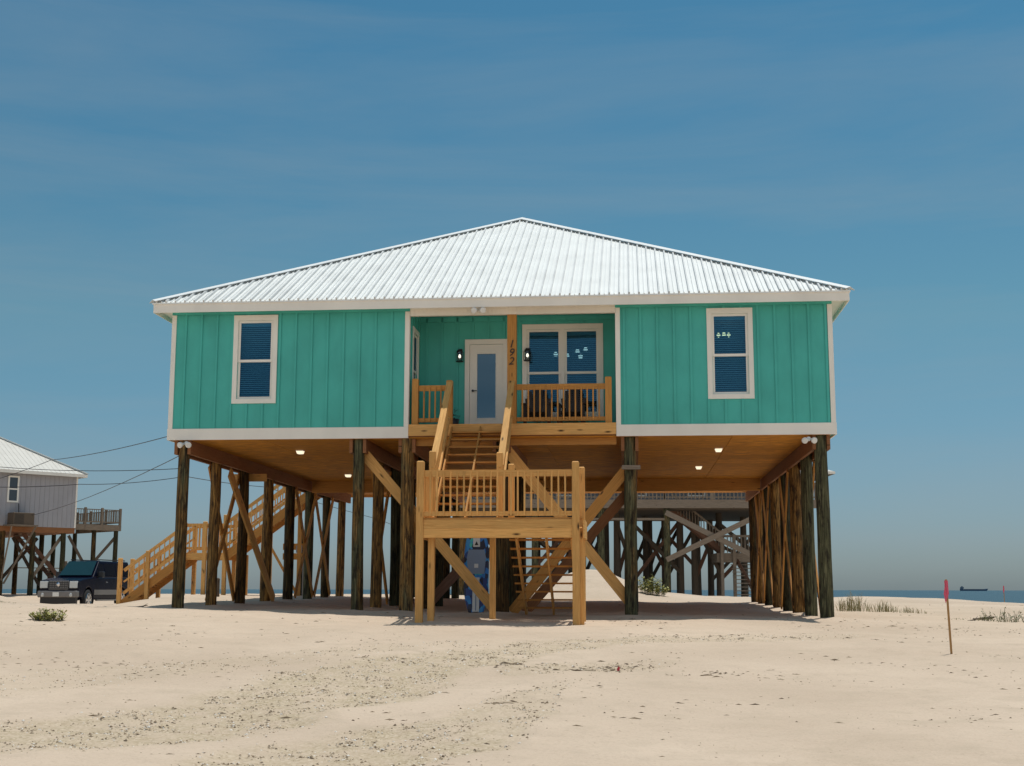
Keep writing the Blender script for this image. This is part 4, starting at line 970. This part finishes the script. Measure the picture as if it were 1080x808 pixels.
def grass(x, y, w, d, h, n, label, mat=STRAW):
    z0 = terr(x, y); o = thing('grass_tuft', label, 'grass', (x,y,z0), 0); m = MB()
    for k in range(n):
        a_ = RND.uniform(0,6.28); r = math.sqrt(RND.random())**1.3; p = Vector((math.cos(a_)*r*w*.5, math.sin(a_)*r*d*.5, 0)); p.z = terr(x+p.x,y+p.y)-z0-.02
        b2 = RND.uniform(0,6.28); ln = Vector((math.cos(b2),math.sin(b2),0))*RND.uniform(.1,.5)*h; H_ = h*RND.uniform(.4,1)*(1-.5*r); sd = Vector((-math.sin(b2),math.cos(b2),0))*.008
        q1 = p+ln*.35+Vector((0,0,H_*.7)); q2 = p+ln+Vector((0,0,H_))
        m.sheet([p-sd,p+sd,q1+sd*.8,q1-sd*.8]); m.add([q1-sd*.8,q1+sd*.8,q2],[(0,1,2)],[[(0,0),(1,0),(1,1)]])
    m.build('blades', mat, o)
bush(-9.5, 27.3, .80, .55, .25, 80, 'low bright green beach plant on the sand in front of the dark car', LEAFY, .07)
bush(6.15, 58, 1.3, 1.0, .95, 110, 'yellow green bush on the dune behind the right front pile', LEAFY, .12)
for (gx, gy, gw, gh, gn, gl) in ((10.35,40.2,1.0,.80,150,'dry grass tuft on the sand right beside the right row of piles'),(11.0,39.4,.9,.5,90,'thin low grass in the middle of the sand strip right of the piles'),(11.5,38.4,1.0,.3,70,'sparse short grass furthest right of the tufts by the piles')):
    grass(gx, gy, gw, gw*1.2, gh, gn, gl, STRAW)
bush(12.0, 32.6, 1.2, 1.0, .38, 40, 'sparse grey green beach vine around the driftwood at right', SPRIG, .06, True)
bush(12.75, 32.0, 1.1, 1.2, .5, 46, 'sparse leafy beach vine at the right edge of the sand', SPRIG, .07, True)
grass(-22.2, 57, 2.4, 1.0, .14, 130, 'dry creeping grass low on the left dune', STRAW)
grass(12.0, 33.2, 2.6, 1.6, .12, 160, 'flat trailing dry stems spread around the driftwood', STRAW)

# ------------------------------------------------------------------ light, sky, camera
sun_h = Vector((.16,.20,1)); sw = Vector((sun_h.x*math.cos(RT)+sun_h.y*math.sin(RT), -sun_h.x*math.sin(RT)+sun_h.y*math.cos(RT), 1)).normalized()
el = math.asin(sw.z); az = math.atan2(sw.x, sw.y)
ld = bpy.data.lights.new('sun', 'SUN'); ld.energy = 2.5; ld.angle = R_(.53); ld.color = (1,.95,.87)
lo = bpy.data.objects.new('sun', ld); COL.objects.link(lo); lo.location = (0,0,60); lo.rotation_euler = sw.to_track_quat('Z','Y').to_euler()
world = bpy.data.worlds.new('World'); scene.world = world; world.use_nodes = True; nt = world.node_tree; L = nt.links
bg = nt.nodes['Background']; sky = nt.nodes.new('ShaderNodeTexSky'); sky.sky_type = 'NISHITA'; sky.sun_disc = False; sky.sun_elevation = el; sky.sun_rotation = az
sky.air_density = 1.0; sky.dust_density = .6; sky.ozone_density = 1.5; sky.altitude = 0
# faint high cirrus streaks
tc = nt.nodes.new('ShaderNodeTexCoord'); mp = nt.nodes.new('ShaderNodeMapping'); mp.inputs['Scale'].default_value = (1.2,1.2,9); mp.inputs['Rotation'].default_value = (0,.12,0); L.new(tc.outputs['Generated'], mp.inputs[0])
cn = nz(nt, mp.outputs[0], 1.5, 6, .6, .4); cf = ramp(nt, cn, [(.44,(0,0,0)),(.74,(.24,.24,.24))])
sx = nt.nodes.new('ShaderNodeSeparateXYZ'); L.new(tc.outputs['Generated'], sx.inputs[0])
grade = ramp(nt, sx.outputs['Z'], [(0,(.34,.445,.60)),(.034,(.37,.465,.60)),(.2,(.375,.61,.585)),(.39,(.29,.625,.645)),(1,(.30,.63,.65))])   # clear maritime air: deep blue above, grey towards the sea
tint = mix(nt, sky.outputs[0], grade, 1.0, 'MULTIPLY')
cl = mix(nt, tint, (2.6,3.0,3.2), cf)
# bright cloud veil added in the unseen -Y sky to lift the shaded front wall
mr = nt.nodes.new('ShaderNodeMapRange'); L.new(sx.outputs['Y'], mr.inputs['Value']); mr.inputs['From Min'].default_value = -.15; mr.inputs['From Max'].default_value = -.6
mr.inputs['To Min'].default_value = 0; mr.inputs['To Max'].default_value = 1
vn = ramp(nt, nz(nt, mp.outputs[0], .9, 5, .55), [(.35,(.15,.15,.15)),(.6,(.8,.8,.8))])
vm = nt.nodes.new('ShaderNodeMath'); vm.operation = 'MULTIPLY'; L.new(mr.outputs[0], vm.inputs[0]); L.new(vn, vm.inputs[1])
cl = mix(nt, cl, (5.6,5.8,6.0), vm.outputs[0])
L.new(cl, bg.inputs['Color']); bg.inputs['Strength'].default_value = .09
cam = bpy.data.cameras.new('camera'); cam.sensor_width = 36; cam.lens = 36*1381.85/1080; cam.clip_end = 80000; cam.clip_start = .1
co = bpy.data.objects.new('camera', cam); COL.objects.link(co); co.location = (0,0,1.6)
co.rotation_euler = (Matrix.Rotation(math.pi/2+.1564, 4, 'X') @ Matrix.Rotation(.0015, 4, 'Z')).to_euler(); scene.camera = co
vs = scene.view_settings; vs.view_transform = 'Standard'; vs.look = 'None'; vs.gamma = 1; vs.exposure = 0.42; vs.use_curve_mapping = False
scene.render.engine = 'CYCLES'; scene.cycles.max_bounces = 8; scene.cycles.transparent_max_bounces = 12
for o in bpy.data.objects:
    if '_off' in o.keys(): del o['_off']
